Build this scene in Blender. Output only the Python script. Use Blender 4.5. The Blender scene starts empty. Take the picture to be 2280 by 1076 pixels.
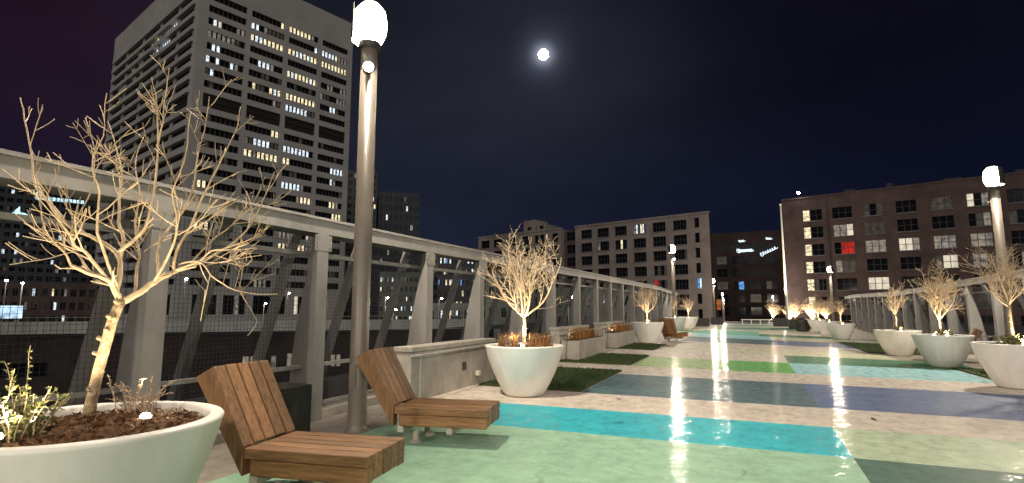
import bpy, math, random
from mathutils import Vector, Matrix, Quaternion
R = math.radians
scene = bpy.context.scene
col = scene.collection

# ------------------------------------------------------------------ camera
EYE = 1.55
F_PX, CX, CY, HOR, VPX, PW, PH = 1220., 1140., 538., 690., 1675., 2280., 1076.
PITCH = math.atan((HOR-CY)/F_PX)
YAW = math.atan((VPX-CX)/(F_PX*math.cos(PITCH)+(HOR-CY)*math.sin(PITCH)))
cam_d = bpy.data.cameras.new('camera'); cam = bpy.data.objects.new('camera', cam_d); col.objects.link(cam)
cam_d.sensor_width = 36.; cam_d.lens = 36.*F_PX/PW; cam_d.clip_start = .05; cam_d.clip_end = 20000
cam.location = (0, 0, EYE); cam.rotation_euler = (R(90)+PITCH, 0, YAW)
scene.camera = cam
_cp, _sp, _cy, _sy = math.cos(PITCH), math.sin(PITCH), math.cos(YAW), math.sin(YAW)
_fw = Vector((-_sy*_cp, _cy*_cp, _sp)); _rt = Vector((_cy, _sy, 0)); _up = Vector((_sy*_sp, -_cy*_sp, _cp))
def ray(x, y): return _fw + _rt*((x-CX)/F_PX) + _up*((CY-y)/F_PX)
def dirv(az): return Vector((math.sin(R(az)), math.cos(R(az)), 0))

# ------------------------------------------------------------------ world, night sky
MOON_DIR = Vector((math.sin(R(-20.06))*math.cos(R(25.89)), math.cos(R(-20.06))*math.cos(R(25.89)), math.sin(R(25.89))))
w = bpy.data.worlds.new('World'); scene.world = w; w.use_nodes = True
nt = w.node_tree; N = nt.nodes; L = nt.links; N.clear()
def wn(t, **k):
    n = N.new(t)
    for a, b in k.items(): setattr(n, a, b)
    return n
wo = wn('ShaderNodeOutputWorld'); wb = wn('ShaderNodeBackground'); L.new(wb.outputs[0], wo.inputs[0])
tc = wn('ShaderNodeTexCoord')
sep = wn('ShaderNodeSeparateXYZ'); L.new(tc.outputs['Generated'], sep.inputs[0])
rp = wn('ShaderNodeValToRGB'); L.new(sep.outputs['Z'], rp.inputs[0])
e = rp.color_ramp.elements
e[0].position = .0; e[0].color = (.0052, .0098, .030, 1)
e[1].position = .62; e[1].color = (.0042, .0034, .0075, 1)
x = e.new(.16); x.color = (.0044, .0062, .0185, 1)
x = e.new(.34); x.color = (.0040, .0042, .0105, 1)
def glow(direction, power, colour):
    d = wn('ShaderNodeVectorMath', operation='DOT_PRODUCT'); L.new(tc.outputs['Generated'], d.inputs[0]); d.inputs[1].default_value = direction
    m = wn('ShaderNodeMath', operation='MAXIMUM'); L.new(d.outputs['Value'], m.inputs[0]); m.inputs[1].default_value = 0
    p = wn('ShaderNodeMath', operation='POWER'); L.new(m.outputs[0], p.inputs[0]); p.inputs[1].default_value = power
    c = wn('ShaderNodeVectorMath', operation='SCALE'); c.inputs[0].default_value = colour; L.new(p.outputs[0], c.inputs['Scale'])
    return c.outputs[0]
tot = rp.outputs[0]
def add(a, b):
    v = wn('ShaderNodeVectorMath', operation='ADD'); L.new(a, v.inputs[0]); L.new(b, v.inputs[1]); return v.outputs[0]
nz = wn('ShaderNodeTexNoise'); nz.inputs['Scale'].default_value = 3.2; nz.inputs['Detail'].default_value = 6; nz.inputs['Roughness'].default_value = .55
mp = wn('ShaderNodeMapping'); mp.inputs['Scale'].default_value = (1, 1, 2.2); L.new(tc.outputs['Generated'], mp.inputs[0]); L.new(mp.outputs[0], nz.inputs['Vector'])
nr = wn('ShaderNodeMapRange'); nr.inputs[1].default_value = .3; nr.inputs[2].default_value = .75; nr.inputs[3].default_value = .8; nr.inputs[4].default_value = 1.22; L.new(nz.outputs[0], nr.inputs[0])
md = tuple(MOON_DIR)
lft = (math.sin(R(-33))*.93, math.cos(R(-33))*.93, .36)
tot = add(tot, glow(lft, 12, (.0095, .0115, .0155)))
tot = add(tot, glow(md, 60, (.009, .010, .013)))
red = Vector((math.sin(R(-63))*.93, math.cos(R(-63))*.93, .36)).normalized()
tot = add(tot, glow(tuple(red), 40, (.010, .0012, .0038)))
sc_ = wn('ShaderNodeVectorMath', operation='SCALE'); L.new(tot, sc_.inputs[0]); L.new(nr.outputs[0], sc_.inputs['Scale'])
tot = add(sc_.outputs[0], glow(md, 1500, (.05, .055, .075)))
tot = add(tot, glow(md, 9000, (.35, .38, .46)))
L.new(tot, wb.inputs['Color']); wb.inputs['Strength'].default_value = .46

# the one broad, weak lamp: city skyglow from behind the viewer
sd = bpy.data.lights.new('skyglow', 'SUN'); sd.energy = .56; sd.angle = R(85); sd.color = (1, .94, .88)
so = bpy.data.objects.new('skyglow', sd); col.objects.link(so)
so.rotation_euler = Vector((-.30, .75, -.62)).to_track_quat('-Z', 'Y').to_euler()

scene.view_settings.view_transform = 'Standard'; scene.view_settings.look = 'None'
scene.view_settings.exposure = 1.05; scene.view_settings.gamma = 1
scene.render.engine = 'CYCLES'
cy = scene.cycles
cy.use_light_tree = True; cy.sample_clamp_indirect = 4.0; cy.max_bounces = 6; cy.diffuse_bounces = 3; cy.glossy_bounces = 3
cy.caustics_reflective = False; cy.caustics_refractive = False
try: cy.use_denoising = True
except Exception: pass

# ------------------------------------------------------------------ materials
def mat(name, c1, c2=None, scale=4., rough=.6, bump=0., detail=5, metal=0., spec=.5, bscale=None, coord='Object', rr=None, stretch=None):
    m = bpy.data.materials.new(name); m.use_nodes = True
    t = m.node_tree; b = t.nodes['Principled BSDF']
    b.inputs['Roughness'].default_value = rough; b.inputs['Metallic'].default_value = metal
    b.inputs['Specular IOR Level'].default_value = spec
    c2 = c2 or tuple(v*.72 for v in c1)
    tc = t.nodes.new('ShaderNodeTexCoord'); src = tc.outputs[coord]
    if stretch:
        mpn = t.nodes.new('ShaderNodeMapping'); mpn.inputs['Scale'].default_value = stretch; t.links.new(src, mpn.inputs[0]); src = mpn.outputs[0]
    n = t.nodes.new('ShaderNodeTexNoise'); n.inputs['Scale'].default_value = scale; n.inputs['Detail'].default_value = detail; n.inputs['Roughness'].default_value = .65
    t.links.new(src, n.inputs['Vector'])
    r = t.nodes.new('ShaderNodeValToRGB'); r.color_ramp.elements[0].position = .35; r.color_ramp.elements[1].position = .68
    r.color_ramp.elements[0].color = (*c2, 1); r.color_ramp.elements[1].color = (*c1, 1)
    t.links.new(n.outputs[0], r.inputs[0]); t.links.new(r.outputs[0], b.inputs['Base Color'])
    if rr:
        q = t.nodes.new('ShaderNodeMapRange'); q.inputs[3].default_value = rr[0]; q.inputs[4].default_value = rr[1]
        t.links.new(n.outputs[0], q.inputs[0]); t.links.new(q.outputs[0], b.inputs['Roughness'])
    if bump:
        n2 = t.nodes.new('ShaderNodeTexNoise'); n2.inputs['Scale'].default_value = bscale or scale*6; n2.inputs['Detail'].default_value = 4
        t.links.new(src, n2.inputs['Vector'])
        bp = t.nodes.new('ShaderNodeBump'); bp.inputs['Strength'].default_value = bump; bp.inputs['Distance'].default_value = .02
        t.links.new(n2.outputs[0], bp.inputs['Height']); t.links.new(bp.outputs[0], b.inputs['Normal'])
    return m
def emit(name, c, strength, sampled=False, vary=0., vscale=1.):
    m = bpy.data.materials.new(name); m.use_nodes = True
    t = m.node_tree; b = t.nodes['Principled BSDF']
    b.inputs['Base Color'].default_value = (.02, .02, .02, 1); b.inputs['Roughness'].default_value = .3
    b.inputs['Emission Color'].default_value = (*c, 1); b.inputs['Emission Strength'].default_value = strength
    if vary:
        tc = t.nodes.new('ShaderNodeTexCoord'); n = t.nodes.new('ShaderNodeTexNoise'); n.inputs['Scale'].default_value = vscale; n.inputs['Detail'].default_value = 3
        t.links.new(tc.outputs['Object'], n.inputs['Vector'])
        q = t.nodes.new('ShaderNodeMapRange'); q.inputs[1].default_value = .3; q.inputs[2].default_value = .7
        q.inputs[3].default_value = strength*(1-vary); q.inputs[4].default_value = strength*(1+vary)
        t.links.new(n.outputs[0], q.inputs[0]); t.links.new(q.outputs[0], b.inputs['Emission Strength'])
    if not sampled: m.cycles.emission_sampling = 'NONE'
    return m
def paint(name, c, c2=None):
    """weathered glossy deck paint: blotches, hairline cracks, brushed bumps"""
    m = mat(name, c, c2 or tuple(v*.90 for v in c), scale=.9, rough=.6, detail=8, coord='Object', spec=.12)
    t = m.node_tree; b = t.nodes['Principled BSDF']; b.inputs['Coat Weight'].default_value = .16; b.inputs['Coat IOR'].default_value = 1.40
    tc = t.nodes.new('ShaderNodeTexCoord')
    base = b.inputs['Base Color'].links[0].from_socket
    # cracks
    nw = t.nodes.new('ShaderNodeTexNoise'); nw.inputs['Scale'].default_value = 1.7; nw.inputs['Detail'].default_value = 4
    t.links.new(tc.outputs['Object'], nw.inputs['Vector'])
    mix = t.nodes.new('ShaderNodeMix'); mix.data_type = 'VECTOR'; mix.inputs['Factor'].default_value = .25
    t.links.new(tc.outputs['Object'], mix.inputs['A']); t.links.new(nw.outputs['Color'], mix.inputs['B'])
    vo = t.nodes.new('ShaderNodeTexVoronoi'); vo.feature = 'DISTANCE_TO_EDGE'; vo.inputs['Scale'].default_value = .55
    t.links.new(mix.outputs['Result'], vo.inputs['Vector'])
    cr = t.nodes.new('ShaderNodeMapRange'); cr.inputs[1].default_value = .0; cr.inputs[2].default_value = .010; cr.inputs[3].default_value = .42; cr.inputs[4].default_value = 0
    t.links.new(vo.outputs['Distance'], cr.inputs[0])
    n3 = t.nodes.new('ShaderNodeTexNoise'); n3.inputs['Scale'].default_value = .8; n3.inputs['Detail'].default_value = 3; t.links.new(tc.outputs['Object'], n3.inputs['Vector'])
    g = t.nodes.new('ShaderNodeMapRange'); g.inputs[1].default_value = .48; g.inputs[2].default_value = .6; t.links.new(n3.outputs[0], g.inputs[0])
    mu = t.nodes.new('ShaderNodeMath'); mu.operation = 'MULTIPLY'; t.links.new(cr.outputs[0], mu.inputs[0]); t.links.new(g.outputs[0], mu.inputs[1])
    mc = t.nodes.new('ShaderNodeMix'); mc.data_type = 'RGBA'; t.links.new(mu.outputs[0], mc.inputs['Factor'])
    t.links.new(base, mc.inputs['A']); mc.inputs['B'].default_value = (.05, .05, .045, 1)
    # scuffs: long thin streaks of dirt and rubbed paint
    mps = t.nodes.new('ShaderNodeMapping'); mps.inputs['Scale'].default_value = (1, 1.4, 1); mps.inputs['Rotation'].default_value = (0, 0, .5); t.links.new(tc.outputs['Object'], mps.inputs[0])
    n6 = t.nodes.new('ShaderNodeTexNoise'); n6.inputs['Scale'].default_value = 2.6; n6.inputs['Detail'].default_value = 10; n6.inputs['Roughness'].default_value = .72; t.links.new(mps.outputs[0], n6.inputs['Vector'])
    q6 = t.nodes.new('ShaderNodeMapRange'); q6.inputs[1].default_value = .36; q6.inputs[2].default_value = .62; q6.inputs[3].default_value = .80; q6.inputs[4].default_value = 1.06; t.links.new(n6.outputs[0], q6.inputs[0])
    hs = t.nodes.new('ShaderNodeHueSaturation'); t.links.new(q6.outputs[0], hs.inputs['Value']); t.links.new(mc.outputs['Result'], hs.inputs['Color'])
    t.links.new(hs.outputs[0], b.inputs['Base Color'])
    # roughness and trowel bumps
    mpn = t.nodes.new('ShaderNodeMapping'); mpn.inputs['Scale'].default_value = (1.0, 1.7, 1); t.links.new(tc.outputs['Object'], mpn.inputs[0])
    n4 = t.nodes.new('ShaderNodeTexNoise'); n4.inputs['Scale'].default_value = 8; n4.inputs['Detail'].default_value = 3; n4.inputs['Roughness'].default_value = .5; t.links.new(mpn.outputs[0], n4.inputs['Vector'])
    bp = t.nodes.new('ShaderNodeBump'); bp.inputs['Strength'].default_value = .34; bp.inputs['Distance'].default_value = .02
    t.links.new(n4.outputs[0], bp.inputs['Height']); t.links.new(bp.outputs[0], b.inputs['Coat Normal'])
    rr = t.nodes.new('ShaderNodeMapRange'); rr.inputs[1].default_value = .3; rr.inputs[2].default_value = .7; rr.inputs[3].default_value = .04; rr.inputs[4].default_value = .15
    n5 = t.nodes.new('ShaderNodeTexNoise'); n5.inputs['Scale'].default_value = 2.3; n5.inputs['Detail'].default_value = 6; t.links.new(tc.outputs['Object'], n5.inputs['Vector'])
    mp7 = t.nodes.new('ShaderNodeMapping'); mp7.inputs['Scale'].default_value = (1.0, .55, 1); t.links.new(tc.outputs['Object'], mp7.inputs[0])
    n7 = t.nodes.new('ShaderNodeTexNoise'); n7.inputs['Scale'].default_value = 6.5; n7.inputs['Detail'].default_value = 7; n7.inputs['Roughness'].default_value = .7; t.links.new(mp7.outputs[0], n7.inputs['Vector'])
    cw = t.nodes.new('ShaderNodeMapRange'); cw.inputs[1].default_value = .47; cw.inputs[2].default_value = .62; cw.inputs[3].default_value = .006; cw.inputs[4].default_value = .62
    t.links.new(n7.outputs[0], cw.inputs[0]); t.links.new(cw.outputs[0], b.inputs['Coat Weight'])
    t.links.new(n5.outputs[0], rr.inputs[0]); t.links.new(rr.outputs[0], b.inputs['Coat Roughness'])
    return m

M = {}
M['white'] = paint('paint_white', (.66, .58, .50)); M['mint'] = paint('paint_mint', (.34, .56, .40)); M['palemint'] = paint('paint_pale_mint', (.47, .58, .40))
M['cyan'] = paint('paint_cyan', (.045, .50, .56), (.035, .40, .50)); M['slate'] = paint('paint_slate', (.095, .175, .20), (.07, .13, .16)); M['blue'] = paint('paint_blue', (.11, .17, .34), (.085, .13, .27))
M['darkgreen'] = paint('paint_dark_green', (.07, .155, .12)); M['green'] = paint('paint_green', (.13, .43, .10)); M['sky'] = paint('paint_light_blue', (.33, .62, .66))
M['teal'] = paint('paint_teal', (.16, .42, .32)); M['cream'] = paint('paint_cream', (.60, .59, .43)); M['conc_deck'] = paint('deck_concrete', (.36, .32, .27))
M['glaregreen'] = paint('paint_green_glare', (.33, .50, .20)); M['forest'] = paint('paint_forest_green', (.075, .21, .12))  # first one is the band's green paled, its glare put into the colour
M['planter'] = mat('planter_white', (.82, .80, .76), (.72, .69, .63), scale=5, rough=.5, bump=.05, bscale=60, detail=9, stretch=(1, 1, .18))
M['soil'] = mat('mulch', (.17, .075, .024), (.04, .017, .006), scale=38, rough=.95, bump=1.0, bscale=60, detail=8)
M['steel'] = mat('painted_steel', (.265, .255, .242), (.165, .155, .145), scale=1.9, rough=.5, detail=9, bump=.05, bscale=25, stretch=(1, 1, .35))
M['wire'] = mat('wire', (.035, .035, .035), rough=.6)
M['rail'] = mat('galvanised_pipe', (.60, .57, .52), (.45, .43, .40), scale=6, rough=.35, metal=.6)
M['concrete'] = mat('concrete', (.44, .405, .35), (.27, .25, .215), scale=2.2, rough=.85, bump=.25, bscale=35, detail=9)
M['pole'] = mat('lamp_pole_paint', (.20, .17, .14), (.155, .132, .11), scale=3, rough=.38, bump=.03, bscale=30)
M['dark_metal'] = mat('dark_metal', (.035, .033, .03), rough=.45)
M['wood'] = mat('cedar', (.35, .182, .078), (.155, .072, .028), scale=3.0, rough=.55, bump=.30, bscale=9, detail=9, stretch=(1.0, 10, 10))
M['wood2'] = mat('cedar_back', (.38, .200, .088), (.18, .084, .033), scale=3.0, rough=.55, bump=.30, bscale=9, detail=9, stretch=(10, 10, 1.2))
M['castmetal'] = mat('cast_metal', (.55, .50, .42), (.40, .36, .30), scale=8, rough=.5)
M['bark'] = mat('bark', (.46, .36, .23), (.17, .115, .065), scale=26, rough=.8, bump=.5, bscale=60)
M['twig'] = mat('twig_bark', (.58, .46, .31), (.34, .25, .16), scale=14, rough=.8)
M['leaf'] = mat('leaf', (.20, .20, .06), (.07, .085, .025), scale=9, rough=.6)
M['leafpale'] = mat('leaf_pale', (.45, .36, .26), (.28, .18, .12), scale=9, rough=.7)
M['drygrass'] = mat('dry_grass', (.36, .17, .045), (.17, .07, .02), scale=8, rough=.8)
M['turf'] = mat('artificial_turf', (.055, .095, .018), (.022, .040, .008), scale=22, rough=.9, bump=.8, bscale=120)
M['lampglass'] = emit('lamp_glass', (1, .88, .72), 5.0)
t = M['lampglass'].node_tree; b = t.nodes['Principled BSDF']; out = t.nodes['Material Output']      # frosted glass: part of the bulb's light passes straight through
tr_ = t.nodes.new('ShaderNodeBsdfTransparent'); mx = t.nodes.new('ShaderNodeMixShader'); mx.inputs[0].default_value = .35
t.links.new(tr_.outputs[0], mx.inputs[1]); t.links.new(b.outputs[0], mx.inputs[2]); t.links.new(mx.outputs[0], out.inputs['Surface'])

M['spotglass'] = emit('spot_glass', (1, .93, .82), 14, True)
M['upglass'] = emit('uplight_glass', (1, .86, .62), 30)
M['citylamp'] = emit('city_lamp', (.92, .95, 1), 90, True)
M['moon'] = emit('moon_surface', (.88, .92, 1), 40)
M['glass'] = mat('dark_glass', (.012, .013, .016), (.006, .007, .009), scale=.6, rough=.12, spec=.22)
M['frame'] = mat('window_frame', (.045, .042, .04), rough=.6)
M['warm'] = emit('lit_window_warm', (1, .84, .52), .50, vary=.8, vscale=2.0); M['cool'] = emit('lit_window_cool', (.80, .90, 1), .50, vary=.8, vscale=2.0)
M['dim'] = emit('lit_window_dim', (1, .90, .78), .085, vary=.7, vscale=1.1); M['faint'] = emit('lit_window_faint', (1, .80, .60), .018, vary=.7, vscale=1.1)
M['blind'] = emit('lit_blind', (1, .86, .66), .11, vary=.5, vscale=1.4); M['bright'] = emit('lit_window_bright', (1, .88, .68), .33, vary=.3, vscale=.8)
M['redlit'] = emit('lit_window_red', (1, .012, .01), .2, vary=.6, vscale=.8); M['bluelit'] = emit('lit_window_blue', (.12, .42, 1), .35, vary=.9, vscale=1.5)
M['bill'] = emit('billboard_light', (.55, .78, 1), .55, vary=.8, vscale=.8); M['neon'] = emit('neon_tube', (.75, .90, 1), 1.0); M['tail'] = emit('tail_light', (1, .03, .015), 3); M['logo'] = emit('sign_light', (.55, .85, 1), .75)
M['tower'] = mat('tower_precast', (.50, .475, .44), (.40, .38, .35), scale=.12, rough=.8, bump=.1, bscale=.8)
M['louvre'] = mat('louvre_dark', (.055, .050, .046), (.038, .034, .03), scale=.5, rough=.7, stretch=(.2, .2, 6))
M['loft'] = mat('loft_concrete', (.33, .275, .245), (.21, .175, .155), scale=.22, rough=.85, bump=.15, bscale=2, detail=8)
M['brick'] = mat('brown_brick', (.135, .086, .078), (.072, .046, .041), scale=.35, rough=.9, bump=.3, bscale=5, detail=12)
M['darkbrick'] = mat('dark_brick', (.065, .034, .026), (.016, .012, .012), scale=.10, rough=.9, detail=8)
M['darkwall'] = mat('dark_curtain_wall', (.035, .038, .045), (.02, .022, .028), scale=.1, rough=.4)
M['bluedark'] = mat('blue_dark_wall', (.045, .055, .07), (.025, .03, .04), scale=.1, rough=.5)
M['pale'] = mat('pale_render', (.26, .27, .22), (.17, .18, .145), scale=.3, rough=.9, detail=8)
M['greywall'] = mat('grey_green_wall', (.17, .18, .155), (.11, .12, .10), scale=.2, rough=.9)
M['viaduct'] = mat('viaduct_brick', (.05, .036, .03), (.022, .017, .015), scale=.5, rough=.95, bump=.3, bscale=3)
M['parapet'] = mat('parapet_concrete', (.48, .49, .44), (.36, .37, .33), scale=.4, rough=.85)
M['parapet_dull'] = mat('sill_concrete', (.22, .20, .185), (.15, .135, .125), scale=.6, rough=.9); M['ground'] = mat('ground_dirt', (.035, .03, .026), (.018, .016, .014), scale=.05, rough=.95)
M['asphalt'] = mat('asphalt', (.05, .05, .05), (.035, .035, .035), scale=.6, rough=.8)
M['car'] = mat('car_paint', (.10, .10, .11), rough=.3); M['tyre'] = mat('tyre', (.015, .015, .015), rough=.8)
M['orange'] = mat('orange_cloth', (.55, .16, .03), rough=.7); M['roof'] = mat('roof_felt', (.04, .04, .04), rough=.9)

for k in ('wood', 'wood2'):
    t = M[k].node_tree; b = t.nodes['Principled BSDF']; src = b.inputs['Base Color'].links[0].from_socket
    ge = t.nodes.new('ShaderNodeNewGeometry'); mr = t.nodes.new('ShaderNodeMapRange'); mr.inputs[3].default_value = .62; mr.inputs[4].default_value = 1.15
    t.links.new(ge.outputs['Random Per Island'], mr.inputs[0]); hs = t.nodes.new('ShaderNodeHueSaturation'); t.links.new(mr.outputs[0], hs.inputs['Value']); t.links.new(src, hs.inputs['Color']); t.links.new(hs.outputs[0], b.inputs['Base Color'])

# ------------------------------------------------------------------ mesh builder
class MB:
    def __init__(s): s.v = []; s.f = []; s.m = []; s.cur = 0
    def face(s, pts, m=None):
        i = len(s.v); s.v += [Vector(p) for p in pts]; s.f.append(tuple(range(i, i+len(pts)))); s.m.append(s.cur if m is None else m)
    def hexa(s, p, m=None):
        """8 points: bottom ring 0-3, top ring 4-7"""
        i = len(s.v); s.v += [Vector(q) for q in p]
        for f in ((3, 2, 1, 0), (4, 5, 6, 7), (0, 1, 5, 4), (1, 2, 6, 5), (2, 3, 7, 6), (3, 0, 4, 7)):
            s.f.append(tuple(i+k for k in f)); s.m.append(s.cur if m is None else m)
    def box(s, x0, x1, y0, y1, z0, z1, m=None):
        s.hexa([(x0, y0, z0), (x1, y0, z0), (x1, y1, z0), (x0, y1, z0), (x0, y0, z1), (x1, y0, z1), (x1, y1, z1), (x0, y1, z1)], m)
    def bevbox(s, x0, x1, y0, y1, z0, z1, b=.006, m=None):
        """box with chamfered edges"""
        X, Y, Z = (x0, x1), (y0, y1), (z0, z1); i = len(s.v); idx = {}
        for a in (0, 1):
            for c in (0, 1):
                for d in (0, 1):
                    sx, sy, sz = (1, -1)[a], (1, -1)[c], (1, -1)[d]
                    for ax in range(3):
                        p = [X[a]+sx*b, Y[c]+sy*b, Z[d]+sz*b]; p[ax] = (X[a], Y[c], Z[d])[ax]
                        idx[(a, c, d, ax)] = len(s.v); s.v.append(Vector(p))
        mm = s.cur if m is None else m
        def q(*k): s.f.append(tuple(idx[j] for j in k)); s.m.append(mm)
        for a in (0, 1):
            o = [(a, 0, 0, 0), (a, 1, 0, 0), (a, 1, 1, 0), (a, 0, 1, 0)]; q(*(o if a else o[::-1]))
            o = [(0, a, 0, 1), (0, a, 1, 1), (1, a, 1, 1), (1, a, 0, 1)]; q(*(o if a else o[::-1]))
            o = [(0, 0, a, 2), (1, 0, a, 2), (1, 1, a, 2), (0, 1, a, 2)]; q(*(o if a else o[::-1]))
        for a in (0, 1):
            for c in (0, 1):
                q((a, c, 0, 0), (a, c, 1, 0), (a, c, 1, 1), (a, c, 0, 1)); q((a, 0, c, 0), (a, 1, c, 0), (a, 1, c, 2), (a, 0, c, 2)); q((0, a, c, 1), (1, a, c, 1), (1, a, c, 2), (0, a, c, 2))
                for d in (0, 1): q((a, c, d, 0), (a, c, d, 1), (a, c, d, 2))
    def tube(s, pts, rad, n=6, cap=True, m=None):
        pts = [Vector(p) for p in pts]
        if not hasattr(rad, '__len__'): rad = [rad]*len(pts)
        base = len(s.v); mm = s.cur if m is None else m
        t0 = (pts[1]-pts[0]).normalized(); u = t0.orthogonal().normalized()
        for k, p in enumerate(pts):
            if k == 0: t = t0
            elif k == len(pts)-1: t = (pts[k]-pts[k-1]).normalized()
            else: t = (pts[k+1]-pts[k-1]).normalized()
            u = (u - t*u.dot(t)); u = u.normalized() if u.length > 1e-6 else t.orthogonal().normalized()
            w_ = t.cross(u)
            for j in range(n):
                a = 2*math.pi*j/n; s.v.append(p + (u*math.cos(a)+w_*math.sin(a))*rad[k])
        for k in range(len(pts)-1):
            for j in range(n):
                a = base+k*n+j; b_ = base+k*n+(j+1) % n
                s.f.append((a, b_, b_+n, a+n)); s.m.append(mm)
        if cap:
            s.f.append(tuple(base+j for j in range(n))[::-1]); s.m.append(mm)
            s.f.append(tuple(base+(len(pts)-1)*n+j for j in range(n))); s.m.append(mm)
    def lathe(s, prof, n=48, centre=(0, 0, 0), m=None, capb=False, capt=False):
        base = len(s.v); mm = s.cur if m is None else m; c = Vector(centre)
        for r, z in prof:
            for j in range(n):
                a = 2*math.pi*j/n; s.v.append(c+Vector((r*math.cos(a), r*math.sin(a), z)))
        for k in range(len(prof)-1):
            for j in range(n):
                a = base+k*n+j; b_ = base+k*n+(j+1) % n
                s.f.append((a, b_, b_+n, a+n)); s.m.append(mm)
        if capb: s.f.append(tuple(base+j for j in range(n))[::-1]); s.m.append(mm)
        if capt: s.f.append(tuple(base+(len(prof)-1)*n+j for j in range(n))); s.m.append(mm)
    def build(s, name, mats, parent=None, smooth=False, origin=None):
        me = bpy.data.meshes.new(name)
        o = Vector(origin) if origin is not None else (parent.location.copy() if parent is not None and parent.get('world') else Vector())
        me.from_pydata([tuple(p-o) for p in s.v], [], s.f)
        mats = mats if isinstance(mats, (list, tuple)) else [mats]
        for m in mats: me.materials.append(m)
        me.polygons.foreach_set('material_index', s.m)
        if smooth: me.polygons.foreach_set('use_smooth', [True]*len(s.f))
        me.update()
        ob = bpy.data.objects.new(name, me); col.objects.link(ob)
        if parent is not None: ob.parent = parent
        elif origin is not None: ob.location = origin
        return ob
def tag(o, label=None, cat=None, group=None, kind=None):
    if label: o['label'] = label
    if cat: o['category'] = cat
    if group: o['group'] = group
    if kind: o['kind'] = kind
    return o
def thing(name, label, cat, loc=(0, 0, 0), rz=0, group=None, world=False):
    """Empty at the thing's base; world=True: its parts are given in world coordinates"""
    o = bpy.data.objects.new(name, None); col.objects.link(o); o.location = loc; o.rotation_euler = (0, 0, rz); o.empty_display_size = .2
    if world: o['world'] = 1
    return tag(o, label, cat, group)
def dup(root, loc, rz=0, label=None, scale=None):
    r = root.copy(); col.objects.link(r); r.location = loc; r.rotation_euler = (0, 0, rz)
    if label: r['label'] = label
    if scale: r.scale = (scale,)*3 if not hasattr(scale, '__len__') else scale
    for ch in list(root.children):
        c = ch.copy(); col.objects.link(c); c.parent = r
        for g in list(ch.children):
            d = g.copy(); col.objects.link(d); d.parent = c
    return r
def deckz(X, Y):
    if Y < 8: return 0.
    t = min(Y-8, 30)
    if Y > 38: t *= max(0., 1-(Y-38)/14)
    return -.0012*(X-.9)*t

# ------------------------------------------------------------------ large structure: ground, deck
g = MB(); g.face([(-6000, -6000, -14), (6000, -6000, -14), (6000, 6000, -14), (-6000, 6000, -14)])
tag(g.build('ground', M['ground']), kind='structure')
XL, XR, XC = -5.75, 7.7, .9
rows = [  # Y0, Y1, [(X0, X1, colour)]
 (-9, 3.2, [(XL, -4.6, 'conc_deck'), (-4.6, XC, 'forest'), (XC, 5.2, 'white'), (5.2, XR, 'conc_deck')]),
 (3.2, 6.95, [(XL, -4.6, 'conc_deck'), (-4.6, XC, 'mint'), (XC, 5.2, 'darkgreen'), (5.2, XR, 'conc_deck')]),
 (6.95, 8.6, [(XL, -4.6, 'conc_deck'), (-4.6, XC, 'cyan'), (XC, 5.4, 'palemint'), (5.4, XR, 'conc_deck')]),
 (8.6, 10.2, [(XL, XR, 'white')]),
 (10.2, 13.35, [(XL, -3.03, 'conc_deck'), (-3.03, XC, 'slate'), (XC, 5.6, 'blue'), (5.6, XR, 'conc_deck')]),
 (13.35, 15.3, [(XL, XR, 'white')]),
 (15.3, 18.3, [(XL, -3.1, 'conc_deck'), (-3.1, -.9, 'glaregreen'), (-.9, XC, 'green'), (XC, 4.9, 'sky'), (4.9, XR, 'conc_deck')]),  # left part of the green band painted paler to show glare
 (18.3, 21.3, [(XL, XC, 'white'), (XC, 5.6, 'forest'), (5.6, XR, 'white')]),
 (21.3, 24.2, [(XL, -3.2, 'conc_deck'), (-3.2, XC, 'cream'), (XC, 4.2, 'cream'), (4.2, XR, 'conc_deck')]),
 (24.2, 27.2, [(XL, XR, 'white')]),
 (27.2, 31.5, [(XL, -3.2, 'white'), (-3.2, .8, 'slate'), (.8, 5., 'blue'), (5., XR, 'white')]),
 (31.5, 35.5, [(XL, -3.2, 'white'), (-3.2, XC, 'sky'), (XC, XR, 'cream')]),
 (35.5, 39, [(XL, .3, 'teal'), (.3, 4.4, 'forest'), (4.4, XR, 'conc_deck')]),
 (39, 43, [(XL, -3.2, 'white'), (-3.2, .3, 'teal'), (.3, XR, 'white')]),
 (43, 47, [(XL, XR, 'cream')]),
 (47, 53, [(XL, -2.8, 'white'), (-2.8, 1.2, 'teal'), (1.2, 4.6, 'forest'), (4.6, XR, 'white')]),
 (53, 57, [(XL, XR, 'cream')]), (57, 63, [(XL, -2.5, 'white'), (-2.5, 3.5, 'teal'), (3.5, XR, 'white')]), (63, 67, [(XL, XR, 'white')]),
]
keys = ['conc_deck', 'mint', 'darkgreen', 'cyan', 'palemint', 'white', 'slate', 'blue', 'cream', 'green', 'sky', 'forest', 'teal', 'glaregreen']
d = MB()
for y0, y1, segs in rows:
    ny = max(1, int((y1-y0)/1.5))
    for x0, x1, c in segs:
        nx = max(1, int((x1-x0)/2.))
        for a in range(ny):
            for b in range(nx):
                P = [(x0+(x1-x0)*(b+i)/nx, y0+(y1-y0)*(a+j)/ny) for i, j in ((0, 0), (1, 0), (1, 1), (0, 1))]
                d.face([(p[0], p[1], deckz(*p)) for p in P], keys.index(c))
tag(d.build('deck', [M[k] for k in keys]), kind='structure')
s = MB(); s.box(XL, XR, -9, 67, -1.2, -.35); tag(s.build('deck_slab', M['concrete']), kind='structure')
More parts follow.
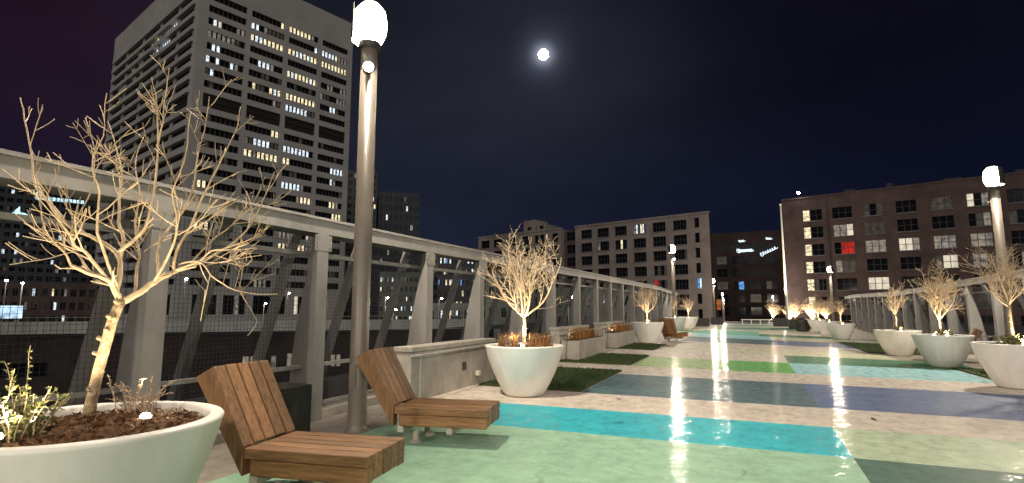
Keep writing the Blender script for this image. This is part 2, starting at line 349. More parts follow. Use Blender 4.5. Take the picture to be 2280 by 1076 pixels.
# steel edge curbs
for xx, nm in ((XL, 'kerb'), (XR, 'kerb')):
    k = MB(); sg = -1 if xx < 0 else 1
    ys = [-9+i*2 for i in range(39)]
    for a, b in zip(ys[:-1], ys[1:]):
        za, zb = deckz(xx, a), deckz(xx, b); x0, x1 = sorted((xx, xx+sg*.32))
        k.hexa([(x0, a, za-.9), (x1, a, za-.9), (x1, b, zb-.9), (x0, b, zb-.9), (x0, a, za+.12), (x1, a, za+.12), (x1, b, zb+.12), (x0, b, zb+.12)])
    tag(k.build(nm, M['concrete']), kind='structure')
st = MB(); st.face([(-40, 67, -1.0), (40, 67, -1.0), (40, 132, -1.0), (-40, 132, -1.0)]); tag(st.build('street', M['asphalt']), kind='structure')

# turf rectangles beside the paint, with short blades
rnd = random.Random(5)
def turf(x0, x1, y0, y1, n):
    t = MB(); ny = 4
    for a in range(ny):
        ya, yb = y0+(y1-y0)*a/ny, y0+(y1-y0)*(a+1)/ny
        t.hexa([(x0, ya, deckz(x0, ya)+.003), (x1, ya, deckz(x1, ya)+.003), (x1, yb, deckz(x1, yb)+.003), (x0, yb, deckz(x0, yb)+.003),
                (x0, ya, deckz(x0, ya)+.028), (x1, ya, deckz(x1, ya)+.028), (x1, yb, deckz(x1, yb)+.028), (x0, yb, deckz(x0, yb)+.028)])
    for _ in range(n):
        x, y = rnd.uniform(x0, x1), rnd.uniform(y0, y1); a = rnd.uniform(0, 6.28); h = rnd.uniform(.02, .05); z = deckz(x, y)+.026; ww = .011
        t.face([(x-ww*math.cos(a), y-ww*math.sin(a), z), (x+ww*math.cos(a), y+ww*math.sin(a), z), (x+rnd.uniform(-.02, .02), y+rnd.uniform(-.02, .02), z+h)])
    tag(t.build('grass', M['turf']), 'short dark green artificial turf laid in rectangles beside the painted stripes', 'artificial turf', kind='stuff')
turf(-5.2, -3.06, 10.25, 13.9, 5000); turf(-5.2, -3.15, 15.4, 18.5, 3500); turf(-5.2, -3.4, 20.9, 24.1, 1800)
turf(3.9, 6.6, 24.4, 32.5, 2500); turf(4.95, 7.3, 15.6, 19, 800)

# ------------------------------------------------------------------ steel side frames of the bridge
def side_frame(X, side, ys, zoff, label, y_start, y_end, mesh_to, group=None):
    """side=-1: left (outboard = -X)."""
    o = side
    root = thing('steel_side_frame', label, 'bridge frame', (X, ys[0], 0), group=group, world=True)
    cuts = [y_start] + [y for y in ys if y_start < y < y_end] + [y_end]
    def hx(mb, xa, xb, ya, yb, za, zb):
        x0, x1 = sorted((xa, xb)); a, b = zoff(ya), zoff(yb)
        mb.hexa([(x0, ya, za+a), (x1, ya, za+a), (x1, yb, za+b), (x0, yb, za+b), (x0, ya, zb+a), (x1, ya, zb+a), (x1, yb, zb+b), (x0, yb, zb+b)])
    c = MB()
    for a, b in zip(cuts[:-1], cuts[1:]):
        hx(c, X, X+o*.40, a, b, 2.65, 2.845)          # box chord
        hx(c, X-o*.03, X+o*.43, a, b, 2.845, 2.862)   # top flange
        hx(c, X+o*.08, X+o*.34, a, b, 2.872, 2.91)    # raised rib: leaves the dark slot under it
    c.build('top_chord', M['steel'], root)
    for y in ys:
        z0 = zoff(y); h = MB(); th = .07
        # tapered fin: straight inner edge, flared outer edge
        prof = [(X, -.3), (X+o*.46, -.3), (X+o*.44, .75), (X+o*.36, 1.35), (X+o*.16, 2.30), (X+o*.13, 2.65), (X, 2.65)]
        a = [(p[0], y-th, p[1]+z0) for p in prof]; b = [(p[0], y+th, p[1]+z0) for p in prof]
        h.face(a if o > 0 else a[::-1]); h.face(b[::-1] if o > 0 else b)
        for i in range(len(prof)):
            j = (i+1) % len(prof); h.face([a[i], b[i], b[j], a[j]])
        # inner face flange plate
        x0, x1 = sorted((X-o*.012, X-o*.002)); h.box(x0, x1, y-.11, y+.11, z0-.2, z0+2.645)
        ho = h.build('column', M['steel'], root)
        if y < 20:
            k = MB(); xa, xb = X-o*.018, X-o*.013
            k.bevbox(min(xa, xb), max(xa, xb), y-.17, y+.17, z0+2.40, z0+2.63, .002)
            for by in (-.13, .13):
                for bz in (2.45, 2.52, 2.59): k.tube([(xa, y+by, z0+bz), (xa-o*.014, y+by, z0+bz)], .013, 6)
            k.build('gusset_plate', M['steel'], root)
    sy = sorted([y for y in ys] + ([(a+b)/2 for a, b in zip(ys[:-1], ys[1:])] if side < 0 else []))
    for y in sy:
        z0 = zoff(y); t = MB(); wy = .055
        xb, xt = X+o*1.30, X+o*.52; zb, zt = .35+z0, 2.70+z0; dx = .13
        q = [(xb-dx/2, zb), (xb+dx/2, zb), (xt+dx/2, zt), (xt-dx/2, zt)]
        t.hexa([(q[0][0], y-wy, q[0][1]), (q[1][0], y-wy, q[1][1]), (q[1][0], y+wy, q[1][1]), (q[0][0], y+wy, q[0][1]),
                (q[3][0], y-wy, q[3][1]), (q[2][0], y-wy, q[2][1]), (q[2][0], y+wy, q[2][1]), (q[3][0], y+wy, q[3][1])])
        t.build('raking_strut', M['steel'], root)
    m = MB()
    for a, b in zip(cuts[:-1], cuts[1:]):
        hx(m, X+o*.20, X+o*.28, a, b, 2.33, 2.39)
    m.build('mid_rail', M['steel'], root)
    l = MB()
    for a, b in zip(cuts[:-1], cuts[1:]):
        hx(l, X+o*.22, X+o*.28, a, b, .72, .77); hx(l, X+o*.22, X+o*.28, a, b, .16, .21)
        hx(l, X+o*1.05, X+o*1.35, a, b, -.02, .35)
    l.build('lower_rail', M['steel'], root)
    for a, b in zip(cuts[:-1], cuts[1:]):
        if b > mesh_to: break
        p = MB(); step = .055 if b < 13 else .11; xx = X+o*.50; t = .0016 if b < 13 else .0035
        y = a
        while y < b:
            z = zoff(y); p.box(xx-t, xx+t, y-t, y+t, z+.25, z+2.64); y += step
        z = .25
        while z < 2.64:
            p.hexa([(xx-t, a, z-t+zoff(a)), (xx+t, a, z-t+zoff(a)), (xx+t, b, z-t+zoff(b)), (xx-t, b, z-t+zoff(b)),
                    (xx-t, a, z+t+zoff(a)), (xx+t, a, z+t+zoff(a)), (xx+t, b, z+t+zoff(b)), (xx-t, b, z+t+zoff(b))]); z += step
        p.build('mesh_panel', M['wire'], root)
    return root
ysl = [1.25, 3.79, 6.18, 9.10, 11.35, 13.9, 16.45, 19.2, 21.75, 24.1, 26.6]+[29.2+2.55*i for i in range(8)]
side_frame(-5.70, -1, ysl, lambda y: deckz(-5.7, y), 'long grey steel frame with tapered columns and wire mesh beside the wooden loungers', -3, 48, 24)
ysr = [14.0+2.5*i for i in range(17)]
side_frame(7.62, 1, ysr, lambda y: deckz(7.6, y)-.004*max(0, y-20), 'long grey steel frame with tapered columns in front of the brown brick building', 8, 57, 0)

# handrail pipe along the left side
p = MB(); ys = [7.6, 9, 11, 13, 15, 17, 19, 21, 23, 25, 27]
p.tube([(-5.10, y, .80+deckz(-5.1, y)) for y in ys], .022, 10)
hr = thing('handrail', 'thin pale pipe handrail running past the concrete wall and behind the white planters', 'handrail', (-5.1, 7.6, 0), world=True)
p.build('pipe', M['rail'], hr)
for y in (7.9, 11.0, 14.2, 20.2, 23.2):
    b = MB(); z = deckz(-5.1, y); b.tube([(-5.10, y, .79+z), (-5.10, y, z)], .016, 8); b.build('post', M['rail'], hr)

# low concrete walls
def low_wall(y0, y1, x0, x1, h, label, group):
    r = thing('low_wall', label, 'wall', ((x0+x1)/2, (y0+y1)/2, deckz(-5.4, y0)), group=group, world=True)
    z = deckz(-5.4, y0); b = MB(); n = max(1, round((y1-y0)/1.0)); s_ = (y1-y0)/n
    for i in range(n): b.bevbox(x0, x1, y0+i*s_+.004, y0+(i+1)*s_-.004, z-.05, z+h-.085, .008)
    b.build('panels', M['concrete'], r)
    c = MB(); c.bevbox(x0-.03, x1+.03, y0-.02, y1+.02, z+h-.083, z+h, .008); c.build('coping', M['concrete'], r)
    return r
lw = low_wall(7.95, 11.22, -5.64, -5.32, .92, 'bare grey concrete low wall behind the farther wooden lounger', 'low concrete walls')
b = MB(); b.bevbox(-5.318, -5.30, 9.75, 9.90, .36, .52, .004); b.build('outlet_cover', M['frame'], lw)
b = MB(); b.bevbox(-5.318, -5.22, 10.3, 10.42, .2, .30, .01); b.build('hose_box', M['castmetal'], lw)
low_wall(15.9, 19.1, -5.66, -5.36, .96, 'grey concrete low wall behind the first box planter', 'low concrete walls')
low_wall(21.0, 24.6, -5.66, -5.36, .96, 'grey concrete low wall behind the second box planter', 'low concrete walls')

# ------------------------------------------------------------------ plants: generators
def rv(rg, s=1.): return Vector((rg.gauss(0, 1), rg.gauss(0, 1), rg.gauss(0, 1))).normalized()*s
def grow(mb, rg, start, direction, length, rad, level, maxlevel, up=.10, n=5, dens=1.0, minr=.0028):
    k = max(3, int(length/.07)); pts = [Vector(start)]; dr = Vector(direction).normalized(); st = length/k; rads = [rad]
    for i in range(k):
        dr = (dr + rv(rg, .14) + Vector((0, 0, up))).normalized(); pts.append(pts[-1]+dr*st); rads.append(max(minr, rad*(1-.72*(i+1)/k)))
    mb.tube(pts, rads, n if level < 2 else 3, cap=level > 1)
    side(mb, rg, pts, rads, length, level, maxlevel, dens, minr)
def side(mb, rg, pts, rads, length, level, maxlevel, dens, minr=.0028):
    if level >= maxlevel: return
    nb = max(1, int(dens*(3.2+length*7)/(1+.45*level)))
    for j in range(nb):
        f = rg.uniform(.15, 1.0); q = f*(len(pts)-1); i = min(int(q), len(pts)-2); p = pts[i].lerp(pts[i+1], q-i)
        t = (pts[i+1]-pts[i]).normalized(); s_ = rv(rg); s_ = (s_ - t*s_.dot(t)); s_ = s_.normalized() if s_.length > .01 else t.orthogonal()
        a = rg.uniform(.45, 1.0)
        d_ = t*math.cos(a)+s_*math.sin(a); d_.z = abs(d_.z)*.6+.25 if d_.z < .1 and rg.random() < .75 else d_.z
        grow(mb, rg, p, d_, length*rg.uniform(.32, .62)*(1.1-.35*f), rads[i]*rg.uniform(.42, .62), level+1, maxlevel, rg.uniform(.0, .12), 4, dens, minr)
def tree_parts(seed, spread=1., nl=8, fork=.62, top=1.15, dens=1., lean=(0, 0), low=38):
    rg = random.Random(seed); tr = MB()
    pts = []; x = y = 0
    for i in range(8):
        z = fork*i/7; pts.append((x, y, z-.06 if i == 0 else z)); x += rg.gauss(lean[0], .007); y += rg.gauss(lean[1], .007)
    tr.tube(pts, [.046, .036, .034, .031, .030, .030, .029, .032], 10)
    for _ in range(6):     # knots
        z = rg.uniform(.1, fork-.1); a = rg.uniform(0, 6.28); k = int(z/fork*7); c = Vector(pts[k])
        tr.tube([c, c+Vector((math.cos(a)*.05, math.sin(a)*.05, .02))], [.018, .008], 6)
    cr = MB(); f = Vector(pts[-1])
    for i in range(nl):
        a = 2*math.pi*(i+rg.uniform(-.3, .3))/nl; el = R(rg.uniform(low, low+27)) if i % 3 else R(rg.uniform(66, 84))
        d_ = Vector((math.cos(a)*math.cos(el), math.sin(a)*math.cos(el), math.sin(el)))
        grow(cr, rg, f-Vector((0, 0, rg.uniform(.0, .07))), d_, rg.uniform(.75, 1.05)*top*spread, rg.uniform(.014, .020), 0, 3, .075, 6, dens, .0029)
    return tr, cr
def leafy(rg, mbs, mbl, base, h, spread, nst, leaf=.03, droop=.1):
    for i in range(nst):
        a = rg.uniform(0, 6.28); p = Vector(base)+Vector((math.cos(a), math.sin(a), 0))*rg.uniform(0, spread*.5)
        dr = Vector((math.cos(a)*rg.uniform(.1, .6), math.sin(a)*rg.uniform(.1, .6), 1)).normalized(); pts = [p]; hh = h*rg.uniform(.45, 1.0); k = 9
        for j in range(k):
            dr = (dr+rv(rg, .16)-Vector((0, 0, droop*.5*j/k))).normalized(); pts.append(pts[-1]+dr*hh/k)
        mbs.tube(pts, [.0045*(1-.6*j/k) for j in range(k+1)], 4)
        for j in range(1, k+1):
            for _ in range(4):
                q = pts[j-1].lerp(pts[j], rg.random()); v = rv(rg); v.z = v.z*.5+.2; v.normalize(); s_ = v.cross(rv(rg)); s_ = s_.normalized() if s_.length > .05 else v.orthogonal().normalized()
                l = leaf*rg.uniform(.6, 1.3); nrm = v.cross(s_)*l*.12
                mbl.face([q, q+v*l*.5+s_*l*.28+nrm, q+v*l, q+v*l*.5-s_*l*.28+nrm])
def grassy(rg, mb, base, h, spread, n):
    for i in range(n):
        a = rg.uniform(0, 6.28); r_ = spread*math.sqrt(rg.random()); p = Vector(base)+Vector((math.cos(a)*r_, math.sin(a)*r_, 0)); hh = h*rg.uniform(.5, 1.1)
        b_ = rg.uniform(0, 6.28); d_ = Vector((math.cos(b_), math.sin(b_), 0))*hh*rg.uniform(.1, .5); s_ = Vector((-math.sin(b_), math.cos(b_), 0))*.006
        m_ = p+d_*.35+Vector((0, 0, hh*.65))
        mb.face([p-s_, p+s_, m_+s_*.8, m_-s_*.8]); mb.face([m_-s_*.8, m_+s_*.8, p+d_+Vector((0, 0, hh))])

# ------------------------------------------------------------------ planters
PROF = [(0, 0), (.30, 0), (.345, .012), (.372, .04), (.41, .10), (.475, .22), (.545, .36), (.605, .50), (.655, .63), (.69, .75), (.712, .84), (.722, .872), (.724, .885), (.716, .897), (.70, .90), (.655, .90), (.643, .893), (.638, .875), (.630, .80)]
def make_planter(label):
    r = thing('bowl_planter', label, 'planter', group='white bowl planters along the promenade')
    b = MB(); b.lathe(PROF, 72); b.build('bowl', M['planter'], r, smooth=True)
    rg = random.Random(3); s_ = MB(); n, k = 60, 12; i0 = 0
    s_.v.append(Vector((0, 0, .875)))
    for a in range(1, k+1):
        for j in range(n):
            rr = .634*a/k; t = 2*math.pi*j/n; s_.v.append(Vector((rr*math.cos(t), rr*math.sin(t), .83+.045*(1-a/k)**.6+rg.uniform(-.012, .016))))
    for j in range(n): s_.f.append((0, 1+j, 1+(j+1) % n)); s_.m.append(0)
    for a in range(k-1):
        for j in range(n):
            q = 1+a*n+j; q2 = 1+a*n+(j+1) % n; s_.f.append((q, q+n, q2+n, q2)); s_.m.append(0)
    for _ in range(900):   # bark chips
        t = rg.uniform(0, 6.28); rr = .62*math.sqrt(rg.random()); c = Vector((rr*math.cos(t), rr*math.sin(t), .835+.045*(1-rr/.634)**.6+rg.uniform(0, .02)))
        u = rv(rg); u.z *= .4; u.normalize(); v_ = u.cross(rv(rg)).normalized(); l = rg.uniform(.008, .026)
        s_.face([c-u*l-v_*l*.3, c+u*l-v_*l*.35, c+u*l*.9+v_*l*.3, c-u*l*.8+v_*l*.35])
    s_.build('mulch', M['soil'], r)
    return r
PL = [((-3.65, 2.07), 'large white bowl planter with brown mulch standing beside the nearer wooden lounger'),
      ((-3.90, 9.53), 'white bowl planter with orange grass between the farther lounger and the turf'),
      ((-4.30, 24.9), 'white bowl planter just before the upright brown seat by the left frame'),
      ((-4.55, 36.3), 'white bowl planter just behind the upright brown seat by the left frame'),
      ((-4.45, 43.5), 'farthest white bowl planter by the left frame, nearest the far lamp posts'),
      ((4.92, 14.6), 'white bowl planter cut by the right picture edge with bluish shine'),
      ((4.92, 19.4), 'white bowl planter by the right frame with a wooden seat tucked behind its right side'),
      ((4.72, 23.7), 'white bowl planter by the right frame standing next to the turf strip'),
      ((4.55, 36.2), 'white bowl planter beyond the right turf strip, front one of three together'),
      ((4.45, 41.0), 'white bowl planter in the middle of the far trio on the right'),
      ((4.35, 45.5), 'rearmost white bowl planter of the far trio on the right')]
proto = None; PZ = []
for (x, y), lab in PL:
    z = deckz(x, y); PZ.append((x, y, z))
    if proto is None: proto = make_planter(lab); proto.location = (x, y, z)
    else: dup(proto, (x, y, z), (len(PZ)*1.3) % 6, lab)

# small uplights in the planters
def make_uplight(label, energy, aim=(0, 0, 1), size=.03):
    r = thing('uplight', label, 'spotlight', group='small spotlights in the planters')
    b = MB(); b.tube([(0, 0, -.06), (0, 0, .05)], .010, 8); b.tube([(0, 0, .0), (0, 0, .058)], [.022, .028], 14); b.build('housing', M['dark_metal'], r, smooth=False)
    b = MB(); b.lathe([(0, .059), (.029, .0595), (.031, .068), (.022, .083), (0, .089)], 14); b.build('lens', M['upglass'], r)
    l = bpy.data.lights.new('uplight_beam', 'SPOT'); l.energy = energy*2.6; l.color = (1, .81, .53); l.spot_size = R(105); l.spot_blend = .7; l.shadow_soft_size = size
    o = bpy.data.objects.new('uplight_beam', l); col.objects.link(o); o.parent = r; o.location = (0, 0, .105)
    o.rotation_euler = Vector(aim).to_track_quat('-Z', 'Y').to_euler()
    return r
def uplight(x, y, z, target, label, energy):
    r = make_uplight(label, energy, Vector(target)-Vector((x, y, z+.105))); r.location = (x, y, z); return r

# trees: four shapes for the far ones, one traced for the near one
TREELAB = ['', 'bare tree with a wide glowing golden crown in the white planter beyond the farther lounger',
  'bare lit tree in the planter before the upright brown seat', 'bare lit tree in the planter behind the upright brown seat',
  'small glowing bare tree in the farthest planter by the left frame', 'tall bare tree with thick pale trunk in the planter cut by the right edge',
  'wide bare tree in the right planter that has a wooden seat behind it', 'twiggy bare tree with a white-lit trunk in the planter next to the right turf strip',
  'bare lit tree in the front planter of the far trio', 'bare lit tree in the middle planter of the far trio', 'bare lit tree in the rearmost planter of the far trio']
protos = []
def tree_thing(seed, label, **k):
    r = thing('bare_tree', label, 'tree', group='bare uplit trees')
    tr, cr = tree_parts(seed, **k); tr.build('trunk', M['bark'], r, smooth=True); cr.build('crown', M['twig'], r)
    return r
t1 = tree_thing(11, TREELAB[1], nl=10, fork=.54, top=1.2, spread=1., dens=.8, low=27); t1.location = (PZ[1][0], PZ[1][1], PZ[1][2]+.84); t1.rotation_euler[2] = 2.4; t1.scale = (1.14, 1.14, 1.12)
t2 = tree_thing(23, TREELAB[5], nl=9, fork=.86, top=1.12, dens=.9); t2.location = (PZ[5][0]-.05, PZ[5][1], PZ[5][2]+.84)
t3 = tree_thing(35, TREELAB[6], nl=9, fork=.50, top=1.3, dens=.95); t3.location = (PZ[6][0], PZ[6][1], PZ[6][2]+.84)
t4 = tree_thing(47, TREELAB[7], nl=8, fork=.62, top=.95, dens=.9); t4.location = (PZ[7][0], PZ[7][1], PZ[7][2]+.84)
for i, src, rz, sc in ((2, t1, 2.1, .95), (3, t4, 1.0, .9), (4, t1, 4.0, .8), (8, t4, 3.3, .85), (9, t1, 5.1, .85), (10, t3, .7, .85)):
    dup(src, (PZ[i][0], PZ[i][1], PZ[i][2]+.84), rz, TREELAB[i], sc)

# near tree: main limbs laid out in the upright plane through its trunk, each with its own depth
B0 = Vector((-3.95, 2.26, .82)); U0 = Vector((B0.x, B0.y, 0)).normalized()
def on_plane(x, y, dep=0.):
    d_ = ray(x, y); t = (B0.dot(U0)+dep)/d_.dot(U0); return Vector((0, 0, EYE))+d_*t
nt_ = thing('bare_tree', 'large bare tree with leaning pale trunk in the planter beside the nearer lounger', 'tree', tuple(B0), group='bare uplit trees', world=True)
tr = MB(); tp = [on_plane(*q) for q in ((193, 950), (205, 885), (219, 825), (236, 765), (250, 715), (262, 686), (270, 668))]
tr.tube(tp, [.042, .034, .032, .033, .032, .031, .032], 12)
rg = random.Random(77)
for k in range(1, 6):
    for _ in range(2):
        c = tp[k].lerp(tp[k+1], rg.random()); a = rg.uniform(0, 6.28); tr.tube([c, c+Vector((math.cos(a)*.056, math.sin(a)*.056, .02))], [.024, .012], 6)
tr.build('trunk', M['bark'], nt_, smooth=True)
cr = MB(); rg = random.Random(91)
LIMBS = [ # pixels, end depth, start radius, end radius
 ([(268, 674), (257, 645), (240, 622), (205, 610), (160, 592)], -.12, .026, .013),
 ([(238, 620), (212, 588), (190, 562), (165, 545), (150, 515), (118, 470), (95, 432), (75, 385)], -.35, .014, .004),
 ([(160, 592), (140, 560), (112, 530), (98, 500), (92, 470)], -.25, .008, .003),
 ([(258, 648), (266, 610), (266, 576), (246, 552), (200, 526), (160, 508), (118, 462), (80, 415), (68, 340), (55, 262), (45, 218)], .30, .022, .003),
 ([(266, 576), (274, 535), (264, 495), (268, 430), (271, 392), (262, 340), (240, 270)], .15, .016, .003),
 ([(264, 560), (292, 540), (322, 512), (335, 470), (345, 420), (351, 350), (352, 290), (350, 228), (338, 172)], -.20, .016, .003),
 ([(351, 330), (362, 270), (371, 200), (377, 152)], -.30, .007, .003),
 ([(274, 672), (312, 650), (342, 630), (372, 613), (388, 605)], .05, .030, .018),
 ([(388, 605), (430, 592), (480, 566), (520, 540), (555, 505), (582, 455), (612, 382)], .30, .016, .003),
 ([(388, 603), (440, 584), (470, 560), (520, 556), (570, 552)], -.30, .010, .003),
 ([(398, 590), (442, 582), (470, 612), (510, 640), (560, 655), (618, 655)], -.45, .008, .003),
 ([(352, 626), (352, 590), (350, 566), (360, 530), (396, 482), (428, 425), (440, 350), (455, 290), (466, 215)], .25, .015, .003),
 ([(386, 604), (392, 560), (420, 510), (450, 442), (472, 396), (502, 340), (528, 282), (536, 238)], -.10, .013, .003),
 ([(420, 594), (468, 540), (518, 500), (560, 462)], .45, .010, .003),
 ([(205, 611), (180, 575), (160, 545), (175, 480), (205, 420), (210, 340), (190, 262)], .45, .010, .003),
 ([(300, 655), (305, 600), (310, 560), (300, 500), (312, 430), (300, 360), (322, 300)], .55, .013, .003),
 ([(262, 640), (230, 560), (215, 500), (222, 430), (205, 372), (232, 300)], -.55, .012, .003),
 ([(340, 632), (380, 560), (395, 500), (385, 430), (410, 360), (425, 250)], -.55, .012, .003)]
start_dep = {}
for pix, dep, r0, r1 in LIMBS:
    n_ = len(pix); pts = []
    d0 = min(start_dep, key=lambda q: (q[0]-pix[0][0])**2+(q[1]-pix[0][1])**2) if start_dep else None
    d0 = start_dep[d0] if d0 and (d0 and (d0[0]-pix[0][0])**2+(d0[1]-pix[0][1])**2 < 900) else 0.
    for k, q in enumerate(pix):
        dd = d0+(dep-d0)*k/(n_-1); start_dep[q] = dd; pts.append(on_plane(q[0], q[1], dd))
    # smooth by subdividing
    fine = []
    for k in range(n_-1):
        a = pts[max(k-1, 0)]; b = pts[k]; c = pts[k+1]; e_ = pts[min(k+2, n_-1)]
        for j in range(3):
            t = j/3; fine.append(.5*((2*b)+(c-a)*t+(2*a-5*b+4*c-e_)*t*t+(3*b-a-3*c+e_)*t**3)+rv(rg, .004))
    fine.append(pts[-1]); rads = [r0+(r1-r0)*k/(len(fine)-1) for k in range(len(fine))]
    cr.tube(fine, [max(.0032, q*.86) for q in rads], 7)
    ln = sum((fine[k+1]-fine[k]).length for k in range(len(fine)-1))
    side(cr, rg, fine, rads, min(ln, .8)*.85, 1, 3, 1.3, .0030)
cr.build('crown', M['twig'], nt_)

# plants in the planters
def plant(kind, x, y, z, seed, label, h, spread, n, leafmat='leaf', leaf=.03, group=None, droop=.1):
    rg = random.Random(seed); r = thing('leafy_shrub' if kind == 'leafy' else 'grass_clump', label, 'shrub' if kind == 'leafy' else 'grass plant', (x, y, z), group=group)
    if kind == 'leafy':
        a, b = MB(), MB(); leafy(rg, a, b, (0, 0, 0), h, spread, n, leaf, droop); a.build('stems', M['twig'], r); b.build('leaves', M[leafmat], r)
    else:
        a = MB(); grassy(rg, a, (0, 0, 0), h, spread, n); a.build('blades', M['drygrass'], r)
    return r
plant('leafy', -3.72, 1.74, .83, 1, 'bushy yellow green shrub glowing in the near planter left of the leaning trunk', .34, .26, 34, 'leaf', .030, 'shrubs in planters')
plant('leafy', -3.95, 1.86, .83, 6, 'tall thin green shoots standing behind the yellow green shrub', .52, .10, 6, 'leaf', .026, 'shrubs in planters')
plant('leafy', -3.86, 2.46, .83, 2, 'wiry pale shrub with white lit stems right of the leaning trunk', .34, .20, 22, 'leafpale', .018, 'shrubs in planters', .5)
plant('leafy', -3.60, 2.50, .83, 8, 'low brown ground plant by the right rim of the near planter', .09, .22, 30, 'leafpale', .018, 'shrubs in planters', .5)
plant('grass', PZ[1][0]-.28, PZ[1][1]-.1, .84, 3, 'orange dry grass on the left of the planter beyond the farther lounger', .30, .20, 170, group='dry grasses in planters')
plant('grass', PZ[1][0]+.30, PZ[1][1]-.02, .84, 4, 'orange dry grass on the right of the planter beyond the farther lounger', .30, .24, 230, group='dry grasses in planters')
plant('leafy', PZ[1][0]-.2, PZ[1][1]-.28, .84, 5, 'spiky white lit plant in front of the trunk beyond the farther lounger', .30, .20, 12, 'leafpale', .04, 'shrubs in planters')
shrubsrc = plant('leafy', PZ[5][0]-.1, PZ[5][1]-.15, PZ[5][2]+.84, 9, 'round golden shrub filling the planter cut by the right picture edge', .30, .34, 40, 'leaf', .035, 'shrubs in planters')
SL = {2: 'golden shrub in the planter before the upright brown seat', 3: 'golden shrub in the planter behind the upright brown seat', 4: 'golden shrub in the farthest planter by the left frame',
      6: 'loose shrub in the right planter that has a wooden seat behind it', 7: 'loose shrub in the planter next to the right turf strip', 8: 'shrub in the front planter of the far trio', 9: 'shrub in the middle planter of the far trio', 10: 'shrub in the rearmost planter of the far trio'}
for i, lab in SL.items(): dup(shrubsrc, (PZ[i][0]+.05, PZ[i][1]-.1, PZ[i][2]+.83), i*1.1, lab, .8)

uplight(-3.56, 1.60, .84, (-3.95, 2.3, 2.2), 'glaring small spotlight at the left end of the near planter', 13)
uplight(-3.47, 2.30, .83, (-3.9, 2.25, 2.1), 'small white spotlight on the mulch near the right rim of the near planter', 16)
uplight(-3.98, 1.95, .83, (-3.9, 2.3, 2.2), 'small spotlight hidden behind the yellow green shrub', 9)
UPL = {1: 'spotlight at the trunk beyond the farther lounger', 2: 'spotlight at the trunk before the upright brown seat', 3: 'spotlight at the trunk behind the upright brown seat', 4: 'spotlight at the trunk in the farthest planter by the left frame',
       5: 'spotlight under the golden shrub in the planter cut by the right edge', 6: 'bright spotlight at the trunk in the right planter with a seat behind', 7: 'spotlight at the white lit trunk next to the right turf strip',
       8: 'spotlight in the front planter of the far trio', 9: 'spotlight in the middle planter of the far trio', 10: 'spotlight in the rearmost planter of the far trio'}
for i, lab in UPL.items():
    x, y, z = PZ[i]; uplight(x+.06, y-.24, z+.83, (x, y+.02, z+2.2), 'small '+lab if not lab.startswith('bright') else lab, 34 if i < 8 else 32)
uplight(PZ[1][0]-.22, PZ[1][1]-.12, .83, (PZ[1][0]-.05, PZ[1][1], 2.2), 'small spotlight among the orange grass beyond the farther lounger', 18)
uplight(PZ[6][0]-.22, PZ[6][1]-.18, PZ[6][2]+.83, (PZ[6][0], PZ[6][1], 2.2), 'small pinkish spotlight left of the trunk in the right planter with a seat behind', 15)

# ------------------------------------------------------------------ wooden loungers
def make_lounger(label):
    r = thing('wooden_lounger', label, 'lounge chair', group='cedar plank loungers')
    W, g_ = .128, .012; y0 = -(5*W+4*g_)/2; rg = random.Random(4)
    s_ = MB()
    for i in range(5):
        a = y0+i*(W+g_); dx = rg.uniform(-.006, .006)
        if i in (0, 4):
            s_.bevbox(.0, 1.12+dx, a, a+W, .335, .42, .007); s_.bevbox(.06, 1.12+dx-.004, a+.004, a+W-.004, .205, .330, .007)
        else: s_.bevbox(.0, 1.12+dx, a, a+W, .215, .42, .007)
    for i in range(5):      # screw heads at both ends of each board
        yc = y0+i*(W+g_)+W/2
        for xs in (.06, .66):
            for dy in (-.03, .03): s_.tube([(xs, yc+dy, .4195), (xs, yc+dy, .4212)], .0065, 6, m=1)
    s_.build('seat', [M['wood'], M['dark_metal']], r)
    b = MB(); d_ = Vector((-.475, 0, .88)); nrm = Vector((-.88, 0, -.475)); o = Vector((-.004, 0, .425))
    for i in range(5):
        a = y0+i*(W+g_); t1 = .735+rg.uniform(-.004, .004); dep = .20 if i in (0, 4) else .16; t0 = -.20 if i in (0, 4) else .012
        p = lambda t, n, y: tuple(o+d_*t+nrm*n+Vector((0, y, 0)))
        k0 = .045 if t0 < 0 else 0.0
        b.hexa([p(t0+.10 if t0 < 0 else t0, .0, a), p(t0, dep, a), p(t0, dep, a+W), p(t0+.10 if t0 < 0 else t0, .0, a+W), p(t1, 0, a), p(t1, dep, a), p(t1, dep, a+W), p(t1, 0, a+W)] if t0 > 0 else
               [p(.012, 0, a), p(t0, dep*.6, a), p(t0, dep*.6, a+W), p(.012, 0, a+W), p(t1, 0, a), p(t1, dep, a), p(t1, dep, a+W), p(t1, 0, a+W)])
    ob = b.build('backrest', M['wood2'], r)
    bv = ob.modifiers.new('edge', 'BEVEL'); bv.width = .006; bv.segments = 1; bv.limit_method = 'ANGLE'
    for xb in (.02, .62): n_ = MB(); n_.bevbox(xb, xb+.08, -.30, .30, .12, .203, .01); n_.build('cross_bar', M['castmetal'], r)
    for sy in (-.2, .2):
        l = MB(); l.lathe([(.075, 0), (.075, .012), (.04, .03), (.034, .125)], 16, (.22, sy, 0), capb=True); l.build('pedestal', M['castmetal'], r, smooth=False)
    c = MB(); c.tube([(.20, .20, .10), (.12, .345, .13), (.10, .375, .135)], [.03, .04, .045], 10); c.build('hinge_knob', M['castmetal'], r)
    return r
ch = make_lounger('nearer cedar plank lounger, facing the promenade between the near planter and the lamp post'); ch.location = (-3.94, 3.75, 0); ch.rotation_euler[2] = R(9.2)
dup(ch, (-3.98, 5.86, 0), R(11.5), 'farther cedar plank lounger just right of the tall lamp post, backed by the concrete wall')
